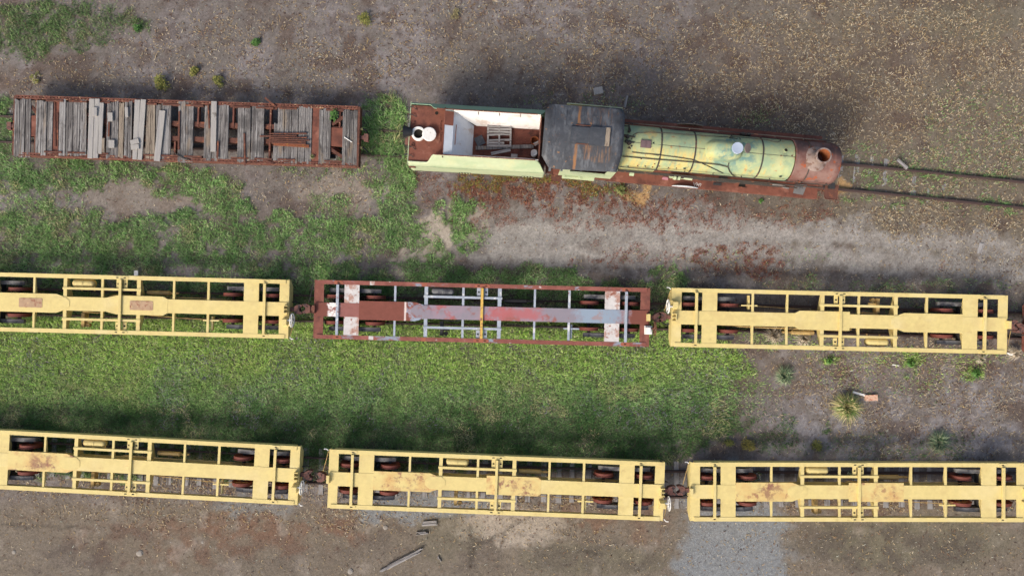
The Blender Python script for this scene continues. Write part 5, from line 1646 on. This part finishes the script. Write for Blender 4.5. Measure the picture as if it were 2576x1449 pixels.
plant('shrub', 'small bright green shrub alone on the bare earth above the flat wagon', 'shrub', (645, 108), .21, .3, GRN, 200, .09, .018, GS2, spiky=False)
plant('shrub', 'small dark green shrub at the right end of the top left grass', 'shrub', (347, 76), .2, .3, GRN[:2], 180, .09, .018, GS2, spiky=False)
plant('shrub', 'small straw yellow shrub near the left edge above the flat wagon', 'shrub', (92, 200), .25, .3, YG + PALE[:1], 150, .09, .014, GS2, spiky=False)
plant('shrub', 'golden yellow shrub at the lower right corner of the lawn, beside a lower yellow wagon', 'shrub', (1882, 1118), .3, .4, [(.34, .28, .07), (.25, .22, .06), (.18, .17, .06)], 330, .1, .014, GS2, spiky=False)
plant('shrub', 'slim olive shrub left of the golden yellow shrub', 'shrub', (1832, 1112), .22, .4, YG, 160, .1, .013, GS2, spiky=False)
plant('shrub', 'olive shrub right of the golden yellow shrub and above the lower right wagon', 'shrub', (2052, 1118), .28, .35, YG, 200, .1, .013, GS2, spiky=False)
plant('shrub', 'tiny bright green plant at the foot of the engine running board', 'shrub', (1912, 622 - 116), .16, .12, GRN, 90, .09, .02, GS2, spiky=True)
plant('shrub', 'bright green bushy clump below the right-hand middle wagon, beside red-brown straw', 'shrub', (2285, 915), .26, .25, GRN, 220, .1, .016, GS2, spiky=True)
plant('shrub', 'bright green clump under the right end of the right-hand middle wagon', 'shrub', (2452, 937), .3, .25, GRN, 200, .1, .016, GS2, spiky=True)
plant('shrub', 'bright green clump directly below the middle of the right-hand middle wagon', 'shrub', (2082, 906), .22, .25, GRN, 150, .1, .016, GS2, spiky=True)
plant('shrub', 'grassy weed tuft by the orange sand heap beside the engine', 'shrub', (1560, 482), .38, .3, [(.16, .2, .07), (.25, .24, .1)], 200, .1, .012, GS2)
plant('weed', 'fresh green weed growing on the flat wagon deck', 'weed', (842, 293), .22, .3, GRN, 160, .09, .025, z=1.0, spiky=False)
plant('weed', 'small dry weed growing beside the rust plate of the flat wagon', 'weed', (788, 396), .17, .12, [(.2, .18, .1), (.13, .16, .06)], 90, .09, .008, z=1.0)
GV = 'weeds growing up through the lower right wagon'
FLW = [(.5, .5, .42), (.12, .18, .07), (.2, .26, .12)]
plant('weed', 'white flowered weed at the left wheel opening of the lower right yellow wagon', 'weed', (1780, 1194), .28, .95, FLW, 120, .09, .018, GV, spiky=False)
plant('weed', 'white flowered weed behind the second wheel opening of the lower right yellow wagon', 'weed', (1888, 1192), .34, .95, FLW, 140, .09, .018, GV, spiky=False)
plant('weed', 'white flowered weed left of the centre bar of the lower right yellow wagon', 'weed', (2132, 1190), .18, .95, FLW, 60, .09, .018, GV, spiky=False)

GP = 'splintered timbers on the bottom dirt'


def ground_piece(name, label, cat, a, b, w, h, mat, group=None, jag=0.0, z=.015):
    f = lambda x_, y_, zz: site(x_, y_, zz)
    return lying(name, label, cat, a, b, w, h, z, mat, group, cr=f, jag=jag)


ground_piece('split_timber', 'long splintered grey timber lying slantwise at the bottom edge', 'timber', (955, 1438), (1068, 1380), .16, .12, 'silver_timber', GP, jag=.5)
ground_piece('split_timber', 'thin splinter beside the upper end of the long timber', 'timber', (1015, 1402), (1040, 1394), .07, .05, 'silver_timber', GP, jag=.1)
ground_piece('split_timber', 'short cracked timber nearest to the middle lower wagon', 'timber', (1060, 1318), (1100, 1315), .2, .1, 'silver_timber', GP, jag=.08)
ground_piece('split_timber', 'short pointed timber between the cracked one and the long one', 'timber', (1042, 1343), (1084, 1338), .12, .1, 'silver_timber', GP, jag=.3)
ground_piece('split_timber', 'small dark splinter right of the long slanting timber', 'timber', (1101, 1397), (1109, 1416), .08, .07, 'silver_timber', GP, jag=.2)
ground_piece('grey_plank', 'pale plank lying across the upper rail right of the engine', 'plank', (2258, 402), (2283, 424), .13, .05, 'silver_timber', z=.17)
ground_piece('grey_plank', 'dark grey stub of plank below the lower rail near the right edge', 'plank', (2470, 612), (2464, 638), .2, .04, 'silver_timber')
ground_piece('white_stick', 'white stick pointing at the orange block', 'stick', (2146, 986), (2182, 996), .09, .05, 'white_clean')
top_thing('masonry_block', 'pale orange block on the earth at the end of a white stick', 'block', MB().box(-.27, .27, -.13, .13, 0, .12), 'brick_orange', site(2194, 1001, .16), 2, .005)
ground_piece('white_stick', 'thin white stick on red-brown straw below the right-hand middle wagon', 'stick', (2244, 917), (2262, 920), .05, .03, 'white_clean')
o = top_thing('concrete_block', 'grey concrete block lying north of the engine cab', 'block', MB().box(-.2, .2, -.15, .15, 0, .14).box(-.03, .03, -.06, .06, .14, .15), 'board', site(1505, 229, .1), 12, .005)
ground_piece('white_paper', 'white card on the grass above the left yellow wagon', 'paper', (337, 687), (347, 687), .22, .02, 'white_clean', z=.16)
o = lying('timber_post', 'dark timber post leaning by the front of the engine cab', 'post', (1573, 268), (1580, 238), .1, .1, .1, 'timber', cr=lambda x_, y_, zz: site(x_, y_, .4))
GST = 'pale stones on the bottom dirt'
for i, (lab, q, s) in enumerate((('pale stone at the lower left of the bottom dirt, largest there', (350, 1392), .14), ('tan stone left of the short cracked timber', (969, 1327), .1), ('pale stone near the left edge of the bottom dirt', (33, 1389), .08), ('pale rubble stone at the bottom edge left of the long timber', (880, 1438), .12),
                                 ('small white stone right of the largest pale stone', (508, 1365), .06))):
    rg = random.Random(i)
    mb = MB().lathe([(0, 0), (s, .0), (s * 1.05, s * .12), (s * .7, s * .3), (0, s * .36)], (0, 0, 0), 'Z', 9)
    mb.v = [(a * rg.uniform(.8, 1.2), b * rg.uniform(.75, 1.15), c) for a, b, c in mb.v]
    top_thing('stone', lab, 'stone', mb, 'stone', site(*q, .05), rg.uniform(0, 180), 0.0, GST)

# ---------------------------------------------------------------- light, sky, camera
d = Vector((.85, 1.0, -1.0)).normalized()
sun = bpy.data.lights.new('sun', 'SUN')
sun.energy = 1.5
sun.angle = R(17)
sun.color = (1.0, .94, .85)
so = bpy.data.objects.new('sun', sun)
so.rotation_euler = d.to_track_quat('-Z', 'Y').to_euler()
COL.objects.link(so)
wd = bpy.data.worlds.new('World')
SC.world = wd
wd.use_nodes = True
nt = wd.node_tree
nt.nodes.clear()
sky = nd(nt, 'ShaderNodeTexSky', sky_type='NISHITA')
sky.sun_disc = False
sky.dust_density = 5.0
sky.ozone_density = 0.6
sky.sun_elevation = math.asin(-d.z)
sky.sun_rotation = math.atan2(-d.x, -d.y) % (2 * math.pi)
bg = nd(nt, 'ShaderNodeBackground')
bg.inputs['Strength'].default_value = .105
ow = nd(nt, 'ShaderNodeOutputWorld')
nt.links.new(sky.outputs[0], bg.inputs[0])
nt.links.new(bg.outputs[0], ow.inputs[0])
cam = bpy.data.cameras.new('camera')
cam.sensor_fit = 'HORIZONTAL'
cam.sensor_width = 36
cam.lens = 36 * FPX / 2576
cam.clip_end = 2000
co = bpy.data.objects.new('camera', cam)
co.location = (0, 0, CAM_H)
COL.objects.link(co)
SC.camera = co
SC.view_settings.view_transform = 'Standard'
SC.view_settings.look = 'None'
SC.view_settings.gamma = 1
SC.view_settings.exposure = 0.84
